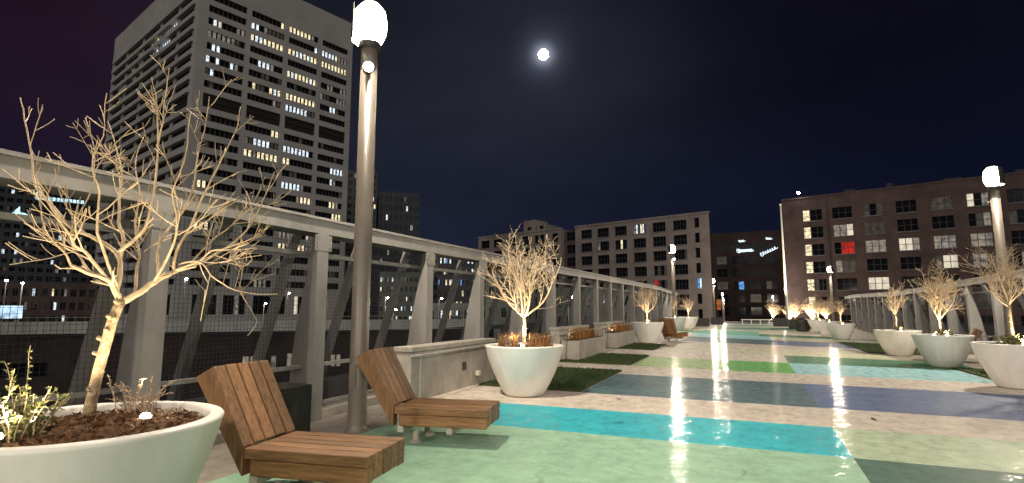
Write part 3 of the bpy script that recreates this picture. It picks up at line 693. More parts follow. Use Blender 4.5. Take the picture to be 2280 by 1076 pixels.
dup(ch, (-3.50, 26.3, deckz(-3.5, 26.3)), R(72), 'dark cedar lounger seen edge on as an upright brown slab between two white planters')
dup(ch, (5.95, 21.6, deckz(5.7, 21.6)), R(170), 'wooden lounger peeking out right of the planter next to the right turf strip')
dup(ch, (6.4, 17.6, deckz(6, 17.6)), R(170), 'wooden lounger on the right tucked between two planters, nearest the right picture edge')
b = MB(); b.bevbox(-5.62, -5.14, 4.95, 5.5, .02, .62, .01)
bx = thing('utility_cabinet', 'black box cabinet in the shadow behind the nearer lounger', 'utility cabinet', (-5.4, 5.2, 0), world=True); b.build('body', M['dark_metal'], bx)
b = MB(); b.bevbox(-5.136, -5.124, 5.0, 5.45, .06, .58, .004); b.build('door', M['dark_metal'], bx)

for i, (x, y, lab) in enumerate(((-1.75, 7.75, 'small dark dry leaf lying on the turquoise stripe'), (1.5, 9.4, 'small brown dry leaf lying on the white stripe beyond the turquoise one'), (-2.2, 9.7, 'small brown dry leaf lying near the foot of the planter with orange grass'))):
    b = MB(); a = i*1.9; u = Vector((math.cos(a), math.sin(a), 0)); v_ = Vector((-u.y, u.x, 0)); z = Vector((0, 0, .012))
    pts = [u*-.05, u*-.02+v_*.022+z*.6, u*.03+v_*.018+z, u*.06+z*2, u*.03-v_*.02+z*1.5, u*-.02-v_*.024+z]
    b.face(pts); b.face([p-Vector((0, 0, .002)) for p in pts[::-1]]); b.tube([u*-.05, u*-.08+z*.5], .002, 4)
    o = b.build('dry_leaf', M['soil']); o.location = (x, y, deckz(x, y)+.006); tag(o, lab, 'leaf')

# ------------------------------------------------------------------ promenade lamp posts
def make_lamp(label, loc):
    r = thing('lamp_post', label, 'lamp post', group='promenade lamp posts')
    p = MB(); p.lathe([(.165, 0), (.165, .02), (.128, .022), (.122, .08), (.118, .5), (.115, 5.16)], 32, capb=True, capt=True); p.build('pole', M['pole'], r, smooth=False)
    for po in r.children[0].data.polygons: po.use_smooth = len(po.vertices) == 4
    c = MB(); c.lathe([(.118, 5.161), (.15, 5.18), (.15, 5.26), (.12, 5.28)], 24, capb=True, capt=True); c.build('collar', M['dark_metal'], r)
    g_ = MB(); g_.lathe([(.12, 5.281), (.175, 5.30), (.225, 5.42), (.235, 5.57), (.205, 5.74), (.125, 5.84), (.0, 5.87)], 20); g_.build('lantern', M['lampglass'], r, smooth=True)
    sh = MB(); nn = 12  # shield added to keep the bulb's light off the steel columns
    for k in range(nn):
        a0, a1 = R(115+130*k/nn), R(115+130*(k+1)/nn)
        c0, c1, rr0, rr1 = (math.cos(a0), math.sin(a0)), (math.cos(a1), math.sin(a1)), .248, .256
        sh.hexa([(c0[0]*rr0, c0[1]*rr0, 5.30), (c0[0]*rr1, c0[1]*rr1, 5.30), (c1[0]*rr1, c1[1]*rr1, 5.30), (c1[0]*rr0, c1[1]*rr0, 5.30),
                 (c0[0]*rr0, c0[1]*rr0, 5.80), (c0[0]*rr1, c0[1]*rr1, 5.80), (c1[0]*rr1, c1[1]*rr1, 5.80), (c1[0]*rr0, c1[1]*rr0, 5.80)])
    sh.build('added_shield', M['dark_metal'], r)
    bl = bpy.data.lights.new('lamp_bulb', 'POINT'); bl.energy = 1900; bl.color = (1, .87, .69); bl.shadow_soft_size = .14
    bo = bpy.data.objects.new('lamp_bulb', bl); col.objects.link(bo); bo.parent = r; bo.location = (0, 0, 5.56)
    h = MB(); h.tube([(.05, -.09, 4.84), (.11, -.145, 4.84)], [.07, .085], 14); h.build('spot_housing', M['dark_metal'], r)
    s_ = MB(); s_.lathe([(.0, .0), (.05, .005), (.07, .02), (.0701, .03)], 14)
    q = Vector((.06, -.055, 0)).to_track_quat('Z', 'Y'); s_.v = [q @ Vector((v.x, v.y, .045-v.z))+Vector((.1, -.14, 4.84)) for v in s_.v]; s_.build('spot_lens', M['spotglass'], r, smooth=True)
    b = MB(); b.box(-.05, .05, -.1235, -.1185, .55, .85); b.build('access_panel', M['pole'], r)
    r.location = loc; return r
lp = make_lamp('tall lamp post with blazing lantern standing between the two wooden loungers', (-4.75, 5.9, 0))
dup(lp, (6.75, 20.3, deckz(6.7, 20.3)), 2.9, 'lamp post with blazing lantern above the right planters, in front of the brown brick building')
dup(lp, (-4.92, 39.3, deckz(-4.9, 39.3)), .2, 'lamp post glowing in front of the pale loft building, behind the left planters')
dup(lp, (6.95, 59.8, -.2), 2.9, 'distant lamp post glowing before the stair windows of the brown brick building')
dup(lp, (-4.69, 79.4, -.1), .2, 'distant lamp post at the right end of the pale loft building')
dup(lp, (-5.25, 115, -1.0), .2, 'small far lamp post left of the far end of the promenade, upper one of two')
dup(lp, (-5.9, 134, -1.9), .2, 'small far lamp post left of the far end of the promenade, lower one of two')
dup(lp, (5.1, 100, -.55), .2, 'far lamp post just left of the tall lit mast')
dup(lp, (4.35, 138, -1.1), .2, 'tiny far lamp post left of the tall lit mast')
# unseen lamps added behind the viewer to brighten the near paint and planter fronts
dup(lp, (6.4, -8.5, 0), 2.6, 'unseen lamp post added behind the viewer, in line with the right row')

dup(lp, (-4.85, -9.5, 0), .2, 'unseen lamp post added behind the viewer, in line with the left row')

# tall lit mast
ms = thing('mast', 'tall slender pale mast lit from below at the corner of the brown brick building', 'mast', (3.10, 60, -.2), world=True)
p = MB(); p.tube([(3.10, 60, -.2), (3.10, 60, 11.9)], [.12, .07], 14); p.build('pole', M['parapet'], ms)
p = MB(); p.lathe([(.0, 12.08), (.10, 12.02), (.10, 11.92), (.0, 11.905)], 12, (3.10, 60, 0)); p.build('finial', M['parapet'], ms)
p = MB(); p.bevbox(2.72, 2.86, 58.9, 59.04, -.15, .03, .01); p.build('flood_housing', M['dark_metal'], ms)
l = bpy.data.lights.new('mast_beam', 'SPOT'); l.energy = 16000; l.color = (1, .80, .52); l.spot_size = R(20); l.spot_blend = .5; l.shadow_soft_size = .05
o = bpy.data.objects.new('mast_beam', l); col.objects.link(o); o.parent = ms; o.location = Vector((2.79, 58.97, .06))-ms.location
o.rotation_euler = (Vector((3.10, 60, 7.0))-Vector((2.79, 58.97, .06))).to_track_quat('-Z', 'Y').to_euler()

# concrete box planters with orange grass against the left frame
for i, (y0, y1, lab) in enumerate(((15.85, 19.0, 'first'), (20.9, 24.4, 'second'))):
    z = deckz(-5, y0); r = thing('box_planter', 'grey concrete box planter by the turf, %s one beyond the glowing golden tree' % lab, 'planter', (-5., y0, z), group='concrete box planters', world=True)
    b = MB(); b.bevbox(-5.30, -4.74, y0, y1, z, z+.58, .012); b.build('box', M['concrete'], r)
    b = MB(); b.box(-5.24, -4.80, y0+.06, y1-.06, z+.583, z+.60); b.build('mulch', M['soil'], r)
    a = MB(); rg = random.Random(60+i)
    for _ in range(9): grassy(rg, a, (-5.05+rg.uniform(-.1, .1), rg.uniform(y0+.2, y1-.2), z+.6), .34, .24, 60)
    q = thing('grass_clump', 'row of orange grass in the %s grey box planter' % lab, 'grass plant', (-5.05, (y0+y1)/2, z+.6), group='dry grasses in planters', world=True); a.build('blades', M['drygrass'], q)
    uplight(-5.24, (y0+y1)/2-.5, z+.58, (-4.9, (y0+y1)/2+.3, z+1.0), 'small spotlight under the orange grass of the %s box planter' % lab, 3)

# far end of the promenade
rl = thing('end_railing', 'low white railing across the far end of the painted promenade', 'railing', (0, 66.6, -.0), world=True)
b = MB(); b.box(-1.2, 2.6, 66.5, 66.56, .42, .5); b.build('top_rail', M['planter'], rl)
for i in range(5): b = MB(); x = -1.1+i*.9; b.box(x, x+.07, 66.49, 66.57, 0, .415); b.build('post', M['planter'], rl)
for i, (x, y, w_, lab) in enumerate(((3.55, 52, 1.6, 'in front of the tall lit mast'), (2.4, 58, 1.3, 'left of the tall lit mast'), (-4.5, 56, 1.4, 'left of the far teal stripe'), (-3.5, 63, 1.2, 'at the far left end of the promenade'))):
    r = thing('box_planter', 'dark low box planter ' + lab, 'planter', (x, y, 0), group='dark box planters at the far end', world=True); z = deckz(x, y)
    b = MB(); b.bevbox(x-w_/2, x+w_/2, y-.5, y+.5, z, z+.72, .02); b.build('box', M['frame'], r)
    b = MB(); b.box(x-w_/2+.06, x+w_/2-.06, y-.44, y+.44, z+.723, z+.74); b.build('mulch', M['soil'], r)
r = thing('trash_can', 'squat black ribbed trash can left of the far planter trio', 'trash can', (3.35, 46.2, deckz(3.35, 46.2)))
b = MB(); b.lathe([(.38, 0), (.42, .1), (.46, .7), (.44, .78)], 24, capb=True)
for j in range(24):
    a = 2*math.pi*j/24; b.tube([(.44*math.cos(a), .44*math.sin(a), .06), (.485*math.cos(a), .485*math.sin(a), .74)], .018, 4)
b.build('bin_body', M['dark_metal'], r); b = MB(); b.lathe([(.46, .781), (.47, .86), (.2, .95), (.18, 1.0)], 24, capt=True); b.build('lid', M['dark_metal'], r)
for i, (x, y, sc) in enumerate(((3.9, 70, 1.15), (6.0, 69, 1.3), (7.6, 72, 1.2), (5.0, 80, 1.5), (2.6, 84, 1.4))):
    z = -1.0; dup((t1, t3, t4)[i % 3], (x, y, z+.8), i*1.7, ['first', 'second', 'third', 'fourth', 'fifth'][i]+' bare tree from the front in the glowing clump beyond the far railing', sc*1.05)
    u = uplight(x-.3, y-.5, z+1.2, (x, y, z+3.2), ['first', 'second', 'third', 'fourth', 'fifth'][i]+' ground spotlight from the front in the glowing tree clump', 420)
    b = MB(); b.bevbox(x-.8, x+.8, y-.7, y+.7, z, z+.8, .02); r = thing('box_planter', ['first', 'second', 'third', 'fourth', 'fifth'][i]+' box planter from the front under the glowing tree clump', 'planter', (x, y, z), group='box planters under the far trees', world=True); b.build('box', M['concrete'], r)
r = thing('banner', 'small orange banner on a thin pole at the far left of the promenade', 'banner', (-3.4, 61, 0), world=True)
b = MB(); b.tube([(-3.4, 61, 0), (-3.4, 61, 2.7)], .03, 8); b.build('pole', M['dark_metal'], r)
b = MB(); pts = [(-3.36, 61+.05*math.sin(k), 1.55+.12*k) for k in range(10)]
for k in range(9): b.hexa([(pts[k][0], pts[k][1], pts[k][2]), (pts[k][0]+.42, pts[k][1]+.03, pts[k][2]), (pts[k][0]+.42, pts[k][1]+.045, pts[k][2]), (pts[k][0], pts[k][1]+.015, pts[k][2]),
                           (pts[k+1][0], pts[k+1][1], pts[k+1][2]), (pts[k+1][0]+.42, pts[k+1][1]+.03, pts[k+1][2]), (pts[k+1][0]+.42, pts[k+1][1]+.045, pts[k+1][2]), (pts[k+1][0], pts[k+1][1]+.015, pts[k+1][2])])
b.build('cloth', M['orange'], r)

# ------------------------------------------------------------------ buildings
WMATS = ['frame', 'glass', 'dim', 'warm', 'cool', 'faint', 'blind', 'bright', 'redlit', 'bluelit', 'parapet_dull']
CODE = {'.': 1, 'd': 2, 'w': 3, 'c': 4, 'f': 5, 'b': 6, 'B': 7, 'r': 8, 'u': 9}
class Bld:
    """rectangular block: front face from P along D (unit, to the viewer's right), front normal Nn"""
    def __init__(s, name, label, P, D, length, depth, z0, z1, wall, cat='building', group=None, recess=.3, roof=True):
        s.D = Vector((D[0], D[1], 0)).normalized(); s.N = Vector((s.D.y, -s.D.x, 0)); s.P = Vector((P[0], P[1], 0))
        if s.N.dot(s.P) > 0: s.N = -s.N
        s.len, s.dep, s.z0, s.z1, s.wall, s.rec = length, depth, z0, z1, wall, recess
        s.root = thing(name, label, cat, tuple(s.P+Vector((0, 0, z0))), group=group, world=True); s.op = {'front': [], 'side': [], 'side2': []}
        s.roof = roof; s.back2 = None
    def basis(s, face):
        if face == 'front': return s.P, s.D, s.N
        if face == 'side': return s.P, -s.N, -s.D            # the side at P running back
        return s.P+s.D*s.len, s.back2 or -s.N, s.D                        # the far side running back
    def pt(s, face, a, z, out=0.):
        P, D, Nn = s.basis(face); return P+D*a+Nn*out+Vector((0, 0, z))
    def window(s, face, a0, a1, z0, z1, pat='...', name='window', mull=.12, bars=0, parent=True, sill=False, into=None, mats=None):
        s.op[face].append((a0, a1, z0, z1)); n = len(pat); b = into or MB(); rec = s.rec; wd = (a1-a0)/n
        for i, c in enumerate(pat):
            x0, x1 = a0+i*wd, a0+(i+1)*wd
            b.face([s.pt(face, x0, z0, -rec), s.pt(face, x1, z0, -rec), s.pt(face, x1, z1, -rec), s.pt(face, x0, z1, -rec)], CODE[c])
        def bar(x0, x1, za, zb, o0, o1):
            q = [s.pt(face, x0, za, o0), s.pt(face, x1, za, o0), s.pt(face, x1, za, o1), s.pt(face, x0, za, o1)]; b.hexa(q+[v+Vector((0, 0, zb-za)) for v in q], 0)
        for i in range(n+1):
            x = a0+i*wd; bar(max(a0, x-mull/2), min(a1, x+mull/2), z0, z1, -rec+.01, -rec+.09)
        for k in range(bars): z = z0+(z1-z0)*(k+1)/(bars+1); bar(a0, a1, z-.05, z+.05, -rec+.01, -rec+.075)
        if sill: q = [s.pt(face, a0-.15, z0-.2, .13), s.pt(face, a1+.15, z0-.2, .13), s.pt(face, a1+.15, z0-.2, .003), s.pt(face, a0-.15, z0-.2, .003)]; b.hexa(q+[v+Vector((0, 0, .19)) for v in q], 10)
        if into is None: return b.build(name, [M[k] for k in WMATS], s.root)
        return b
    def face_mesh(s, b, face, length, recess):
        ops = s.op[face]; xs = sorted({0., length}|{round(v, 4) for o in ops for v in o[:2]}); zs = sorted({s.z0, s.z1}|{round(v, 4) for o in ops for v in o[2:]})
        import bisect
        open_ = set()
        for o in ops:
            i0, i1 = xs.index(round(o[0], 4)), xs.index(round(o[1], 4)); j0, j1 = zs.index(round(o[2], 4)), zs.index(round(o[3], 4))
            for i in range(i0, i1):
                for j in range(j0, j1): open_.add((i, j))
        for j in range(len(zs)-1):
            i = 0
            while i < len(xs)-1:
                if (i, j) in open_: i += 1; continue
                k = i
                while k+1 < len(xs)-1 and (k+1, j) not in open_: k += 1
                b.face([s.pt(face, xs[i], zs[j]), s.pt(face, xs[k+1], zs[j]), s.pt(face, xs[k+1], zs[j+1]), s.pt(face, xs[i], zs[j+1])]); i = k+1
        for a0, a1, z0, z1 in ops:
            r = -recess
            for q in (((a0, z0), (a1, z0)), ((a1, z1), (a0, z1)), ((a0, z1), (a0, z0)), ((a1, z0), (a1, z1))):
                b.face([s.pt(face, q[0][0], q[0][1]), s.pt(face, q[1][0], q[1][1]), s.pt(face, q[1][0], q[1][1], r), s.pt(face, q[0][0], q[0][1], r)])
    def finish(s, cornice=None):
        b = MB(); s.face_mesh(b, 'front', s.len, s.rec); s.face_mesh(b, 'side', s.dep, s.rec); s.face_mesh(b, 'side2', s.dep, s.rec)
        q = [s.pt('side', s.dep, s.z0), s.pt('side2', s.dep, s.z0)]; b.face([q[0], q[1], q[1]+Vector((0, 0, s.z1-s.z0)), q[0]+Vector((0, 0, s.z1-s.z0))])
        s.wallob = b.build('wall', s.wall, s.root)
        t = MB(); zz = s.z1-.6; ins = .02
        t.face([s.pt('front', ins, zz, -ins), s.pt('front', s.len-ins, zz, -ins), s.pt('front', s.len-ins, zz, -s.dep+ins) if s.back2 is None else s.pt('side2', s.dep-ins, zz, -ins), s.pt('front', ins, zz, -s.dep+ins)]); t.build('roof', M['roof'], s.root)
        if cornice:
            c = MB(); h, o = cornice
            q = [s.pt('front', -o, s.z1, o), s.pt('front', s.len+o, s.z1, o), s.pt('front', s.len+o, s.z1, -.35), s.pt('front', -o, s.z1, -.35)]
            c.hexa([v+Vector((0, 0, .004)) for v in q]+[v+Vector((0, 0, h)) for v in q]); c.build('parapet', s.wall, s.root)
        return s.root

# --- precast office tower
TP = (-81.74*1.6, 57.6*1.6)
tw = Bld('office_tower', 'tall grey precast office tower with bands of small lit windows behind the left frame', TP, (.272, .962), 47.4, 74, -3.2, 96.6, M['tower'], recess=.55)
rgw = random.Random(8)
bays = [(2.6, 12.6), (14.0, 23.9), (25.3, 35.0), (36.4, 45.7)]
fl = [(82.3-3.52*k) for k in range(8)]               # centres above the mechanical floor
fl = [85.8]+fl
lo = [52.2-3.62*k for k in range(13)]
LIT = {(0, 2): '.cB...dd', (0, 3): 'ddddddf.', (0, 4): '.cc.....', (0, 5): 'c.c..cd.', (0, 6): 'fc......', (0, 1): '........',
       (1, 3): '........', (1, 2): 'wccwwwww', (1, 1): 'cc.dffff', (1, 4): '..cccd..', (1, 6): '.wff.wcw', (1, 7): '......df', (1, 0): '.......w',
       (2, 0): 'wwwwwwd.', (2, 1): '.......c', (2, 2): 'wwccwcww', (2, 4): 'wcwwwwcw', (2, 6): 'wwwwwwww', (2, 7): 'ccccccff',
       (3, 2): 'wwwwwwww', (3, 1): 'ccccwddd', (3, 5): 'dff..ddd', (3, 6): '...ccf..', (3, 4): '..dd..dd',
       (1, 9): '......ww', (1, 10): 'dfccccff', (1, 11): 'wwdwwwww', (2, 10): 'ccccccc.', (2, 11): 'ww......', (3, 11): '....cccc', (3, 12): '....cd..',
       (2, 13): 'cccccd..', (3, 14): '....wwd.', (2, 14): '....bwww', (3, 15): '.....www', (1, 16): 'wwwwwww.', (2, 16): 'wwwwwdwd', (2, 17): 'bbbb.f.B', (1, 17): 'd.......', (2, 18): 'wwwwwwwd', (0, 17): 'wwwdd...',
       (2, 19): 'd.......', (1, 21): '....bbd.', (0, 14): 'ww......'}
allz = fl+lo
for bi, (a0, a1) in enumerate(bays):
    for k, zc in enumerate(allz):
        key = (bi, k-0 if k < 9 else k)
        pat = LIT.get((bi, k)) or ''.join(rgw.choice('........f') for _ in range(8))
        tw.window('front', a0, a1, zc-.95, zc+.95, pat, name='window_band', mull=.46)
    # dark louvred mechanical floor
    tw.op['front'].append((a0, a1, 54.8, 58.3)); m = MB()
    for j in range(7):
        z = 54.8+j*.5; q = [tw.pt('front', a0, z, -.5), tw.pt('front', a1, z, -.5), tw.pt('front', a1, z+.44, -.3), tw.pt('front', a0, z+.44, -.3)]; m.face(q)
    m.face([tw.pt('front', a0, 54.8, -.52), tw.pt('front', a1, 54.8, -.52), tw.pt('front', a1, 58.3, -.52), tw.pt('front', a0, 58.3, -.52)]); m.build('louvre_panel', M['louvre'], tw.root)
sb = [(3, 13), (14.5, 27), (28.5, 42), (43.5, 57.5), (59, 71)]
restb = MB(); LS = {(1, 1): 'cccddddd', (2, 1): 'dwddd...', (1, 2): '....cccc', (2, 2): 'ccdd....', (3, 2): 'dd..dd..', (3, 3): 'd..dd...', (3, 1): '.dd.....', (4, 3): '.dddd...', (4, 4): '..dd....'}
for bi, (a0, a1) in enumerate(sb):
    for k, zc in enumerate(allz):
        pat = LS.get((bi, k)) or '........'
        if bi == 0 and k < 8: tw.window('side', a0, a1, zc-.85, zc+.55, pat, name='window_band', mull=.34)
        else: tw.window('side', a0, a1, zc-.85, zc+.55, pat, into=restb, mull=.34)
    tw.op['side'].append((a0, a1, 54.8, 58.3)); m = MB()
    for j in range(7):
        z = 54.8+j*.5; m.face([tw.pt('side', a0, z, -.5), tw.pt('side', a1, z, -.5), tw.pt('side', a1, z+.44, -.3), tw.pt('side', a0, z+.44, -.3)])
    m.face([tw.pt('side', a0, 54.8, -.52), tw.pt('side', a1, 54.8, -.52), tw.pt('side', a1, 58.3, -.52), tw.pt('side', a0, 58.3, -.52)]); m.build('louvre_panel', M['louvre'], tw.root)
ro = restb.build('window_band', [M[k] for k in WMATS], tw.root); ro['kind'] = 'stuff'
for a0, a1, pat in ((3.5, 9.5, '.d..'), (11, 17, '..d.'), (19, 24, '...'), (25.5, 28.5, '..'), (31, 34, 'B.'), (38, 42, '.B')): tw.window('front', a0, a1, .3, 5.4, pat, name='ground_window', mull=.25, bars=1)
for a0, a1, pat in ((4, 12, 'd...'), (15, 23, '....'), (28, 40, '.b..')): tw.window('side', a0, a1, .3, 5.4, pat, name='ground_window', mull=.25, bars=1)
tw.finish()
# projecting spandrel ledges on the sun-blind side face
led = MB()
for zc in allz:
    q = [tw.pt('side', 2, zc+.58, .0), tw.pt('side', 72, zc+.58, .0), tw.pt('side', 72, zc+.58, .6), tw.pt('side', 2, zc+.58, .6)]
    led.hexa([v for v in q]+[v+Vector((0, 0, 1.25)) for v in q])
led.build('spandrel_ledges', M['tower'], tw.root)

# --- pale loft building, centre
LD = Vector((-.962, .272, 0)); LP = Vector((-9.1, 147.7, 0))
# main block starts 40 m left of its right end
lb = Bld('loft_building', 'pale concrete loft building with rows of wide dark windows behind the left planters', tuple((LP+LD*40.6)[:2]), tuple((-LD)[:2]), 40.6, 22, -14, 26.3, M['loft'], recess=.6); lb.back2 = dirv(-3.1)
zr = [24.0, 20.05, 16.1, 12.15, 8.2, 4.25, .3]
pats = {(3, 0): 'f.fcd.', (4, 1): 'f...', (5, 2): '..', (0, 3): '....'}
LW = [(6.0, 9.7), (11.8, 15.6), (17.6, 21.4), (23.4, 27.2), (29.1, 33.0), (34.8, 38.6)]
for k, z in enumerate(zr):
    for j, (a, b_) in enumerate(LW):
        pat = '....'
        if (j, k) == (2+0, 0): pat = 'dcfwc.'
        if (j, k) == (3, 1): pat = '..w..'
        if (j, k) == (4, 1): pat = 'd....'
        if j == 0 and k == 2: pat = '...f'
        if j == 1 and k in (3, 4): pat = 'rf.f' if k == 4 else '.ff.'
        if j == 1 and k == 3: pat = '.f.f'
        lb.window('front', 40.6-b_, 40.6-a, z-1.35, z+1.25, pat, bars=1, mull=.14, sill=True)
    lb.window('front', 40.6-3.9, 40.6-2.6, z-1.2, z+1.4, 'uc' if k == 4 else '.', name='stair_window', mull=.1)
lb.finish(cornice=(.5, .18))
nb = Bld('loft_link', 'narrow recessed brown link block between the two pale loft wings', tuple((LP+LD*45.5+Vector((.28, .96, 0))*1.4)[:2]), tuple((-LD)[:2]), 4.85, 20, -14, 25.8, M['brick'], recess=.3)
for z in zr: nb.window('front', .9, 4.0, z-1.3, z+1.3, '..', bars=1)
nb.finish()
lw2 = Bld('loft_wing', 'left wing of the pale loft building with a rooftop penthouse, behind the glowing golden tree', tuple((LP+LD*80.6)[:2]), tuple((-LD)[:2]), 35.0, 26, -14, 26.3, M['loft'], recess=.6)
for k, z in enumerate(zr):
    for a, b_ in ((46.9, 49.3), (52.3, 54.0), (54.4, 56.1), (58.3, 61.4), (63.9, 67.6), (69.8, 73.7), (75.4, 79.4)):
        lw2.window('front', 80.6-b_, 80.6-a, z-1.35, z+1.25, '..', bars=1, mull=.14, sill=True)
lw2.finish(cornice=(.5, .18))
for a0, a1, h in ((19.4, 24.2, 4.3), (24.9, 28.4, 2.4)):
    b = MB(); q = [lw2.pt('front', a0, 26.9, -1), lw2.pt('front', a1, 26.9, -1), lw2.pt('front', a1, 26.9, -8), lw2.pt('front', a0, 26.9, -8)]
    b.hexa(q+[v+Vector((0, 0, h-.6)) for v in q]); ph = b.build('penthouse', M['loft'], lw2.root)
    c = MB(); m_ = (a0+a1)/2; c.face([lw2.pt('front', m_-.8, 27.3, -.98), lw2.pt('front', m_+.8, 27.3, -.98), lw2.pt('front', m_+.8, 28.4, -.98), lw2.pt('front', m_-.8, 28.4, -.98)]); w2 = c.build('penthouse_window', M['glass'], lw2.root)

# --- brown brick building, right
rb = Bld('brick_building', 'brown brick building on the right with three part windows and a lit stair column', (7.65, 141.8), (.962, -.272), 75, 30, -14, 27.0, M['brick'], recess=.35)
RW = [(5.75, 8.1), (10.1, 13.9), (15.9, 19.6), (21.8, 25.3), (27.6, 31.1), (33.3, 36.6), (39.2, 42.6), (45, 48.4), (50.8, 54.2), (56.6, 60), (62.4, 66)]
RP = {(0, 4): 'f..', (1, 0): '...', (1, 1): 'bdB', (1, 2): '.rr', (1, 3): 'bff', (2, 2): 'bbb', (2, 4): 'BBB', (3, 2): 'BBb', (3, 0): '...', (4, 2): 'bdd', (4, 3): 'fBB', (5, 2): 'bbd', (5, 3): 'ddf', (5, 0): 'B.d', (5, 1): '.fb', (4, 0): 'fff', (2, 0): 'f.f', (2, 1): 'fff', (6, 1): 'f.f', (6, 3): '.bb'}
for k, z in enumerate([22.9, 18.95, 15.0, 11.05, 7.1, 3.15, -.8]):
    rb.window('front', 4.2, 5.6, z-1.25, z+1.25, 'w', name='stair_window', bars=2, mull=.08)
    for j, (a, b_) in enumerate(RW):
        rb.window('front', a, b_, z-1.25, z+1.25, RP.get((j, k), '...') if j else RP.get((j, k), '..'), bars=1, mull=.12, sill=True)
rb.finish(cornice=(.35, .12))
for a0, w_, h_, o_ in ((12, 2.2, 1.5, 5), (20, 1.2, 2.0, 6), (30, 3.0, 1.7, 7), (41, 1.6, 1.4, 5)):
    b = MB(); q = [rb.pt('front', a0, 26.42, -o_), rb.pt('front', a0+w_, 26.42, -o_), rb.pt('front', a0+w_, 26.42, -o_-2), rb.pt('front', a0, 26.42, -o_-2)]
    b.hexa(q+[v+Vector((0, 0, h_+.9)) for v in q]); b.build('roof_vent', M['frame'], rb.root)
b = MB(); q = rb.pt('front', 9.2, 20.9, .12); b.tube([Vector((q.x, q.y, -13)), Vector((q.x, q.y, 26.6))], .09, 8); b.build('downpipe', M['frame'], rb.root)
fl_ = thing('floodlight', 'bright white floodlight on the roof edge of the brown brick building', 'floodlight', tuple(rb.pt('front', 3.7, 27.4, .2)), world=True)
b = MB(); c = rb.pt('front', 3.7, 27.5, .35); b.tube([c+Vector((0, 0, -.15)), c+Vector((0, -.05, .75))], .06, 8); b.build('arm', M['dark_metal'], fl_)
b = MB(); b.lathe([(.0, -.22), (.2, -.14), (.24, .0), (.2, .14), (0, .22)], 14, tuple(c+Vector((0, -.1, .9)))); b.build('lens', M['citylamp'], fl_)

# --- dark building in the gap with neon script
db = Bld('dark_building', 'dark reddish building with two small white neon scripts in the gap at the far end', (-24, 214), (1, -.03), 46, 30, -14, 29.5, M['darkbrick'], recess=.3)
for k in range(6):
    for j in range(8):
        pat = {(1, 2): 'ff', (3, 2): 'ff', (3, 3): '.u', (4, 4): 'ff', (3, 5): 'f.'}.get((k, j), '..')
        db.window('front', 2+5.4*j, 5.6+5.4*j, 22.6-4.6*k, 25.4-4.6*k, pat, bars=1)
db.finish()
def script(name, label, az0, z0, az1, z1, D_, seed, amp=.55, turns=9):
    rg = random.Random(seed); a = dirv(az0)*D_; b_ = dirv(az1)*D_; n = turns*8; pts = []
    for i in range(n+1):
        f = i/n; p = a.lerp(b_, f); ph = f*turns*2*math.pi
        pts.append(p+Vector((b_-a).normalized())*math.cos(ph)*.35+Vector((0, 0, z0+(z1-z0)*f+amp*math.sin(ph)*(1.3 if i < n*.2 else .6+.4*rg.random()))))
    m = MB(); m.tube(pts, .085, 5); o = m.build(name, M['neon']); return tag(o, label, 'neon sign', 'white neon scripts')
def gapz(x, y, D_): d_ = ray(x, y); h = math.hypot(d_.x, d_.y); return math.degrees(math.atan2(d_.x, d_.y)), EYE+d_.z/h*D_
a, z = gapz(1641, 559, 211); a2, z2 = gapz(1676, 557, 211); script('neon_script', 'level white neon script on the dark far building', a, z, a2, z2, 211, 1)
a, z = gapz(1693, 568, 211); a2, z2 = gapz(1729, 551, 211); script('neon_script', 'slanting white neon script on the dark far building', a, z, a2, z2, 211, 2, turns=7)
a, z = gapz(1645, 538, 211); a2, z2 = gapz(1657, 536, 211); script('neon_script', 'small faint white neon above the level script', a, z, a2, z2, 211, 3, .35, 3)
a, z = gapz(1706, 532, 211); a2, z2 = gapz(1717, 531, 211); script('neon_script', 'small faint white neon above the slanting script', a, z, a2, z2, 211, 4, .35, 3)

# --- distant towers and city blocks on the left
def simple(name, label, az0, az1, D0, D1, depth, z0, top_el, wall, cols, rows, lit, seed, ww=.62, wh=.55, codes='wcd', zlow=2., npan=2, group=None, ztop=None, maxwin=96):
    P0 = dirv(az0)*D0; P1 = dirv(az1)*D1; d_ = P1-P0; ln = d_.length; zt = EYE+top_el*D0
    B = Bld(name, label, (P0.x, P0.y), (d_.x, d_.y), ln, depth, z0, zt, M[wall], group=group, recess=.25)
    rg = random.Random(seed); cw = ln/cols; rh = (zt-.8-zlow)/rows; c = 0; rest = MB()
    for r_ in range(rows):
        for q in range(cols):
            pat = ''.join(rg.choice(codes) if rg.random() < lit else '.' for _ in range(npan))
            x0 = cw*(q+.5-ww/2); zc = zt-.8-rh*(r_+.5)
            c += 1
            if c <= maxwin: B.window('front', x0, x0+cw*ww, zc-rh*wh/2, zc+rh*wh/2, pat, mull=.1)
            else: B.window('front', x0, x0+cw*ww, zc-rh*wh/2, zc+rh*wh/2, pat, mull=.1, into=rest)
    if rest.f: k = rest.build('window', [M[k] for k in WMATS], B.root); k['kind'] = 'stuff'
    B.finish(); return B
ft = simple('glass_tower', 'dark distant tower with thin vertical fins right of the tall lamp post', -37.4, -33.35, 350, 352, 30, -14, .211, 'darkwall', 8, 12, .05, 21, ww=.7, codes='cd', maxwin=60)
fin = MB()
for i in range(13):
    a = i*ft.len/12; q = [ft.pt('front', a-.25, -14, 0), ft.pt('front', a+.25, -14, 0), ft.pt('front', a+.25, -14, .9), ft.pt('front', a-.25, -14, .9)]
    fin.hexa(q+[v+Vector((0, 0, ft.z1+15.5)) for v in q])
fin.build('fins', M['bluedark'], ft.root)
